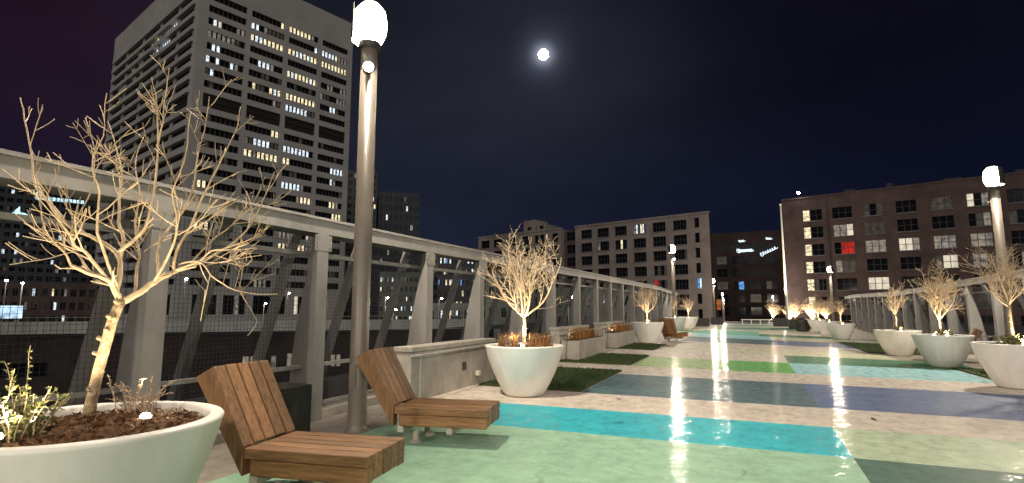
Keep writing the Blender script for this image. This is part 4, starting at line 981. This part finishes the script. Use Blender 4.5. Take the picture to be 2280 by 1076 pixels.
simple('dark_tower', 'dark distant tower with a few lit windows mostly hidden by the lamp post', -40.6, -37.6, 345, 345, 30, -14, .247, 'darkwall', 5, 18, .10, 22, codes='cdw', maxwin=90)
hr_ = simple('high_rise', 'blue dark high rise with scattered lit windows at the left edge behind the frame', -69.5, -60.7, 300, 300, 40, -14, .168, 'bluedark', 16, 14, .10, 23, codes='cddf', ww=.7, wh=.5, maxwin=96)
b = MB()
for i in range(12):
    a = 23.4+i*1.35; b.hexa([hr_.pt('front', a, 47.2, .05), hr_.pt('front', a+1.0, 47.2, .05), hr_.pt('front', a+1.0, 47.2, .3), hr_.pt('front', a, 47.2, .3)]+[hr_.pt('front', a, 48.6, .05), hr_.pt('front', a+1.0, 48.6, .05), hr_.pt('front', a+1.0, 48.6, .3), hr_.pt('front', a, 48.6, .3)])
b.build('light_strip', M['logo'], hr_.root)
b = MB(); a0 = 18.5; pts = [(0, 0), (1, 2.5), (2.2, 4.6), (3, 6.0), (3.1, 3.6), (4.2, 3.2), (5.5, 2.4), (6.6, .6), (4.6, .5), (3.2, 1.1), (1.8, .3)]
f_ = [hr_.pt('front', a0+p[0]*1.15-3, 38+p[1]*.95, .05) for p in pts]; g_ = [hr_.pt('front', a0+p[0]*1.15-3, 38+p[1]*.95, .4) for p in pts]
b.face(g_); b.face(f_[::-1]); [b.face([f_[i], f_[(i+1) % len(pts)], g_[(i+1) % len(pts)], g_[i]]) for i in range(len(pts))]
b.build('lit_emblem', M['logo'], hr_.root)
simple('low_building', 'low brown building with small lit windows left of the near tree trunk', -66.5, -60.6, 200, 200, 30, -14, .037, 'brick', 10, 3, .12, 24, codes='cwd', zlow=-3)
simple('city_block', 'grey green block with scattered lit windows right of the tall lamp post', -37.1, -32.7, 150, 150, 26, -14, .0672, 'greywall', 9, 5, .42, 25, codes='cwdf', zlow=-2, wh=.45, npan=2)
simple('city_block', 'dark block with bright and blue lit windows between the frame columns', -31.3, -27.3, 175, 175, 26, -14, .103, 'darkwall', 7, 6, .45, 26, codes='wcdu', zlow=-2, wh=.5, npan=2)
simple('long_block', 'dark long building low behind the frame between tower and loft', -42, -27, 230, 230, 26, -14, .112, 'bluedark', 22, 8, .035, 31, codes='cd', zlow=-2)
simple('pale_house', 'pale rendered building with few dark windows behind the glowing golden tree', -26.3, -21.2, 122, 122, 20, -14, .058, 'pale', 4, 3, .0, 27, zlow=-6, ww=.4, wh=.45)
simple('grey_house', 'grey building with a bright window seen through the frame right of the golden tree', -20.9, -12.5, 112, 112, 18, -14, .040, 'greywall', 9, 2, .10, 28, codes='cB', zlow=-3, ww=.5)
simple('white_shed', 'low pale building behind the red tail lights', -32.2, -26.9, 130, 130, 10, -14, .012, 'pale', 6, 1, .3, 29, codes='wc', zlow=-1.5, ww=.5, wh=.5)

# --- viaduct road below the tower
VA, VB = dirv(-73)*112, dirv(-26.5)*104; VD = (VB-VA).normalized(); VN = Vector((VD.y, -VD.x, 0));
if VN.dot(VA) > 0: VN = -VN
vl = (VB-VA).length
def vp(a, z, out=0.): return VA+VD*a+VN*out+Vector((0, 0, z))
rd = MB(); rd.hexa([vp(0, -2.3), vp(vl, -2.3), vp(vl, -2.3, -22), vp(0, -2.3, -22), vp(0, -1.1), vp(vl, -1.1), vp(vl, -1.1, -22), vp(0, -1.1, -22)])
tag(rd.build('road', M['asphalt']), kind='structure')
pr = thing('parapet', 'long pale concrete parapet of the viaduct below the office tower', 'parapet', tuple(vp(0, -1.1)), world=True); b = MB()
n = int(vl/2.4)
for i in range(n):
    a0, a1 = i*vl/n+.02, (i+1)*vl/n-.02; q = [vp(a0, -1.9, .02), vp(a1, -1.9, .02), vp(a1, -1.9, .3), vp(a0, -1.9, .3)]; b.hexa([q[0], q[1], q[2], q[3]]+[v+Vector((0, 0, 1.75)) for v in q])
b.build('panels', M['parapet'], pr)
c = MB(); c.tube([vp(0, .45, .15), vp(vl, .45, .15)], .05, 6); c.build('rail', M['rail'], pr)
vw = Bld('viaduct_wall', 'dark masonry viaduct wall with lit openings behind the nearer lounger', tuple((vp(0, 0, -.2))[:2]), tuple(VD[:2]), vl, 8, -14, -2.31, M['viaduct'], cat='wall', recess=1.2)
for a0, a1, z0, z1, pat in ((45, 48.3, -8.0, -5.9, 'bbb'), (49.2, 50.2, -8., -5.9, 'd'), (51.6, 57.5, -8, -5.6, 'bbbbb'), (58.6, 60.4, -8, -6, 'bb'), (67.5, 69.2, -7.2, -5.2, 'c'), (30, 34, -8, -6, '...'), (75, 76.6, -6, -4.8, 'w'), (79, 80, -6, -4.8, 'w'), (84, 90, -8, -6, '....'), (10, 20, -8, -6, '....')):
    if a1 < vl: vw.window('front', a0, a1, z0, z1, pat, name='lit_opening', mull=.25)
vw.finish()
for y in range(4):
    a0 = 38+y*14
    if a0 < vl-2:
        pass
bb = thing('billboard', 'glowing blue white billboard low at the extreme left edge behind the frame', 'billboard', tuple(dirv(-66.0)*100+Vector((0, 0, -1.1))), world=True)
b = MB(); A_, B_ = dirv(-67.2)*100, dirv(-65.0)*100; bn = -A_.normalized()
q = [A_+Vector((0, 0, .3)), B_+Vector((0, 0, .3)), B_+bn*.35+Vector((0, 0, .3)), A_+bn*.35+Vector((0, 0, .3))]; b.hexa(q+[v+Vector((0, 0, 1.9)) for v in q]); b.build('cabinet', M['dark_metal'], bb)
b = MB(); q = [A_.lerp(B_, .03)+bn*.37+Vector((0, 0, .4)), A_.lerp(B_, .97)+bn*.37+Vector((0, 0, .4)), A_.lerp(B_, .97)+bn*.37+Vector((0, 0, 2.1)), A_.lerp(B_, .03)+bn*.37+Vector((0, 0, 2.1))]; b.face(q); b.build('lit_panel', M['bill'], bb)
for f_ in (.2, .8): b = MB(); c_ = A_.lerp(B_, f_)+bn*.17; b.tube([c_+Vector((0, 0, -1.1)), c_+Vector((0, 0, .29))], .1, 8); b.build('leg', M['rail'], bb)
# cars with glowing tail lights on the viaduct
def make_car(label, loc, rz):
    r = thing('parked_car', label, 'car', loc, rz, group='cars on the viaduct road')
    b = MB(); prof = [(-2.2, .35), (-2.2, .85), (-1.9, .98), (-1.5, 1.42), (.4, 1.45), (1.1, 1.0), (2.1, .85), (2.2, .4)]
    A = [(p[0], -.85, p[1]) for p in prof]; Bq = [(p[0], .85, p[1]) for p in prof]; b.face(A); b.face(Bq[::-1])
    for i in range(len(prof)): j = (i+1) % len(prof); b.face([A[i], Bq[i], Bq[j], A[j]])
    b.build('body', M['car'], r)
    for x in (-1.4, 1.4):
        for y in (-.78, .78):
            w_ = MB(); w_.tube([(x, y-.1, .33), (x, y+.1, .33)], .33, 16); w_.build('wheel', M['tyre'], r)
    for y in (-.6, .6): t = MB(); t.bevbox(-2.26, -2.205, y-.22, y+.22, .62, .86, .02); t.build('tail_light', M['tail'], r)
    return r
va = math.atan2(VD.y, VD.x)
def car_at(px, py, D_): a, z = gapz(px, py, D_); p = dirv(a)*D_; return (p.x, p.y, -1.1)
c1 = make_car('car with red tail lights behind the frame, left one of the pair', car_at(1015, 715, 109), va+R(65))
dup(c1, car_at(1053, 715, 109), va+R(65), 'car with red tail lights nearest the golden tree, right one of the pair')

# city street lamps
def make_street_lamp(label, x, y, D_, zb=-1.1):
    a, z = gapz(x, y, D_); p = dirv(a)*D_; r = thing('street_lamp', label, 'street lamp', (p.x, p.y, zb), group='street lamps of the city')
    h = z-zb; b = MB(); b.tube([(0, 0, 0), (0, 0, h-.1), (.25, -.1, h+.12), (.9, -.4, h+.15)], [.11, .08, .06, .05], 8); b.build('pole', M['rail'], r)
    l = MB(); l.lathe([(0, -.12), (.16, -.08), (.22, 0), (.15, .07), (0, .1)], 12, (.9, -.4, h)); l.build('lens', M['citylamp'], r)
    return r
for q in ((412, 622, 112, 'white street lamp between the near tree and the office tower base'), (640, 653, 122, 'bright white street lamp in front of the tower beside a raking strut'), (686, 639, 128, 'street lamp beside the third steel column'),
          (50, 632, 118, 'street lamp right of the pink one at the left edge'), (14, 625, 118, 'street lamp at the extreme left edge'), (588, 676, 140, 'low street lamp before the dark tower entrance'),
          (858, 664, 120, 'white street lamp before the grey green block'), (876, 690, 116, 'low white street lamp before the grey green block'), (978, 665, 125, 'white street lamp before the dark block with blue windows'), (1046, 664, 119, 'street lamp beside the pale building left of the golden tree'),
          (1265, 662, 105, 'street lamp seen just right of the golden tree'), (1351, 669, 100, 'white street lamp seen through the frame before the left planters'), (1399, 668, 100, 'small street lamp seen through the frame near the third planter')):
    make_street_lamp(q[3], q[0], q[1], q[2])
a, z = gapz(322, 575, 112); p = dirv(a)*112
r = thing('traffic_signal', 'red traffic signal glowing behind the near tree branches', 'traffic signal', (p.x, p.y, -1.1), world=True)
b = MB(); b.tube([(p.x, p.y, -1.1), (p.x, p.y, z+.8)], .1, 8); b.build('pole', M['rail'], r)
b = MB(); b.bevbox(p.x-.25, p.x+.25, p.y-.25, p.y+.05, z-.9, z+.6, .03); b.build('housing', M['dark_metal'], r)
b = MB(); b.lathe([(0, 0), (.3, .05), (.32, .2), (0, .45)], 12, (p.x+.3, p.y-.4, z-.2)); b.build('lens', M['tail'], r)

# moon
mo = MB(); DM = 9000.; n = 24
mo.lathe([(DM*.0088*math.sin(math.pi*k/16), -DM*.0088*math.cos(math.pi*k/16)) for k in range(17)], 32)
o = mo.build('moon', M['moon'], smooth=True); o.location = MOON_DIR*DM+Vector((0, 0, EYE)); tag(o, 'full white moon glowing high in the night sky', 'moon')
